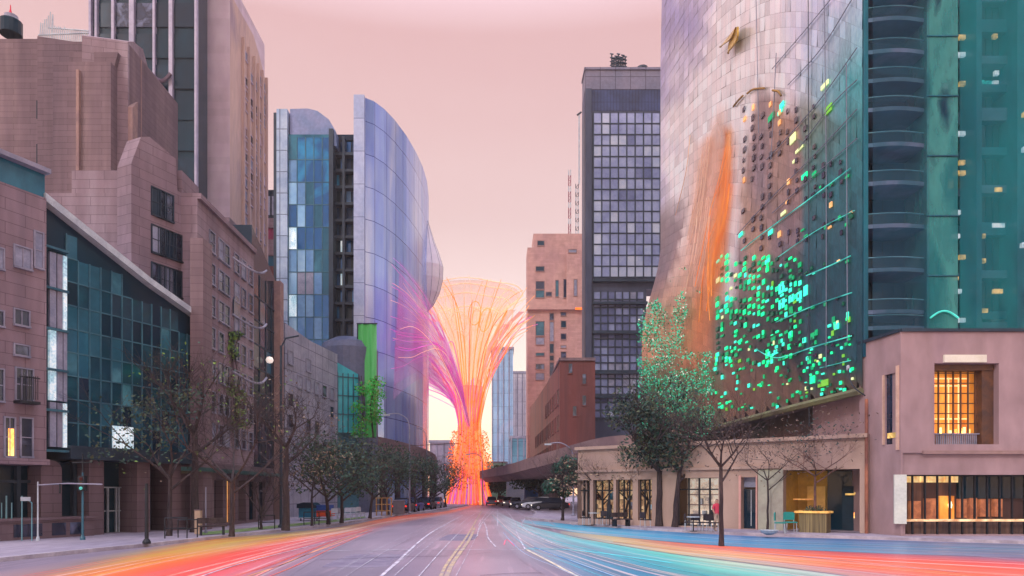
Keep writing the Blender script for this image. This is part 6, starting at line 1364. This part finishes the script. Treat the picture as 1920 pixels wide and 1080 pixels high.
def ped(px, Y, z0, rz, top, legs, lab, skin=(150,104,90), hair=(50,36,34)):
    """one continuous skinned figure, one arm bent"""
    t = thing('person', lab, 'person', (X_(px,Y), Y, z0)); t.rotation_euler.z = rz
    J = dict(pel=(0,0,.95), ch=(0,0,1.28), nk=(0,0,1.47), hd=(0,-.01,1.60), tp=(0,0,1.70), ls=(-.18,0,1.40), le=(-.25,.02,1.13), lh=(-.25,-.12,.92), rs=(.18,0,1.40), re=(.26,.03,1.14), rh=(.17,-.22,1.10),
             lp=(-.10,0,.90), lk=(-.12,-.03,.50), lf=(-.12,.02,.08), lt=(-.13,-.16,.04), rp=(.10,0,.90), rk=(.12,-.03,.50), rf=(.14,.03,.08), rt=(.15,-.15,.04))
    E = [('pel','ch'),('ch','nk'),('nk','hd'),('hd','tp'),('ch','ls'),('ls','le'),('le','lh'),('ch','rs'),('rs','re'),('re','rh'),('pel','lp'),('lp','lk'),('lk','lf'),('lf','lt'),('pel','rp'),('rp','rk'),('rk','rf'),('rf','rt')]
    Rr = dict(pel=.15,ch=.16,nk=.06,hd=.10,tp=.075,ls=.075,le=.05,lh=.035,rs=.075,re=.05,rh=.035,lp=.10,lk=.065,lf=.05,lt=.04,rp=.10,rk=.065,rf=.05,rt=.04)
    ks = list(J); me = bpy.data.meshes.new('body'); me.from_pydata([J[k] for k in ks], [(ks.index(a), ks.index(b)) for a, b in E], [])
    o = bpy.data.objects.new('body', me); COL.objects.link(o); o.parent = t; md = o.modifiers.new('skin', 'SKIN')
    for i, k in enumerate(ks): me.skin_vertices[0].data[i].radius = (Rr[k], Rr[k]*(.75 if k in ('pel','ch') else 1)); me.skin_vertices[0].data[i].use_root = k == 'pel'
    sb = o.modifiers.new('sub', 'SUBSURF'); sb.levels = sb.render_levels = 1
    dg = bpy.context.evaluated_depsgraph_get(); ev = o.evaluated_get(dg); nm = bpy.data.meshes.new_from_object(ev); o.modifiers.clear(); o.data = nm
    nm.materials.clear()
    for m_ in (skin_m, top, legs, hair_m): nm.materials.append(m_)
    for p in nm.polygons:
        z, x, y = p.center.z, p.center.x, p.center.y
        p.material_index = 3 if z > 1.66 or (z > 1.56 and y > .03) else 0 if z > 1.47 or (z < 1.17 and abs(x) > .2 and z > .86) or (abs(x) > .12 and y < -.15 and z > .8) else 1 if z > .92 else 2
        p.use_smooth = True
skin_m = mat('skin', (176,128,110), (160,112,98), rough=.6); hair_m = mat('hair', (44,32,30), (60,44,40))
ped(1344, 36.4, .13, .4, mat('red_top', (206,60,84), (180,50,70)), mat('beige_trousers', (170,140,126)), 'person in a red top standing at the right of the lit shop window')
# overhead wires
for pts, r_, lab in (([(640,835,60),(760,836,70),(860,831,95)], .04, 'overhead wire strung past the arcade towards the sculpture'), ([(1590,690,34.9),(1598,722,33.8),(1622,742,32.9)], .035, 'black cable sagging from the teal tower to the corner house')):
    t = thing('overhead_wire', lab, 'wire', P(*pts[0])); m = MB(); m.tube(smooth_path([P(*p) for p in pts], 6), r_, 5); m.build('cable', black, t)
    m = MB(); c = P(*pts[0]); m.lathe(c, [(0,-.15),(.08,-.1),(.08,.1),(0,.15)], 8); m.build('insulator', white, t)

# ================================================================ evening air
hm = bpy.data.materials.new('haze'); hm.use_nodes = True; n_ = hm.node_tree.nodes; n_.clear(); o_ = n_.new('ShaderNodeOutputMaterial'); pv = n_.new('ShaderNodeVolumePrincipled')
pv.inputs['Color'].default_value = (.95, .86, .86, 1); pv.inputs['Density'].default_value = .0005; pv.inputs['Anisotropy'].default_value = .2; hm.node_tree.links.new(pv.outputs[0], o_.inputs['Volume'])
m = MB(); m.box(-265, 265, -45, 425, -1.2, 90); m.build('haze', hm, kind='stuff')
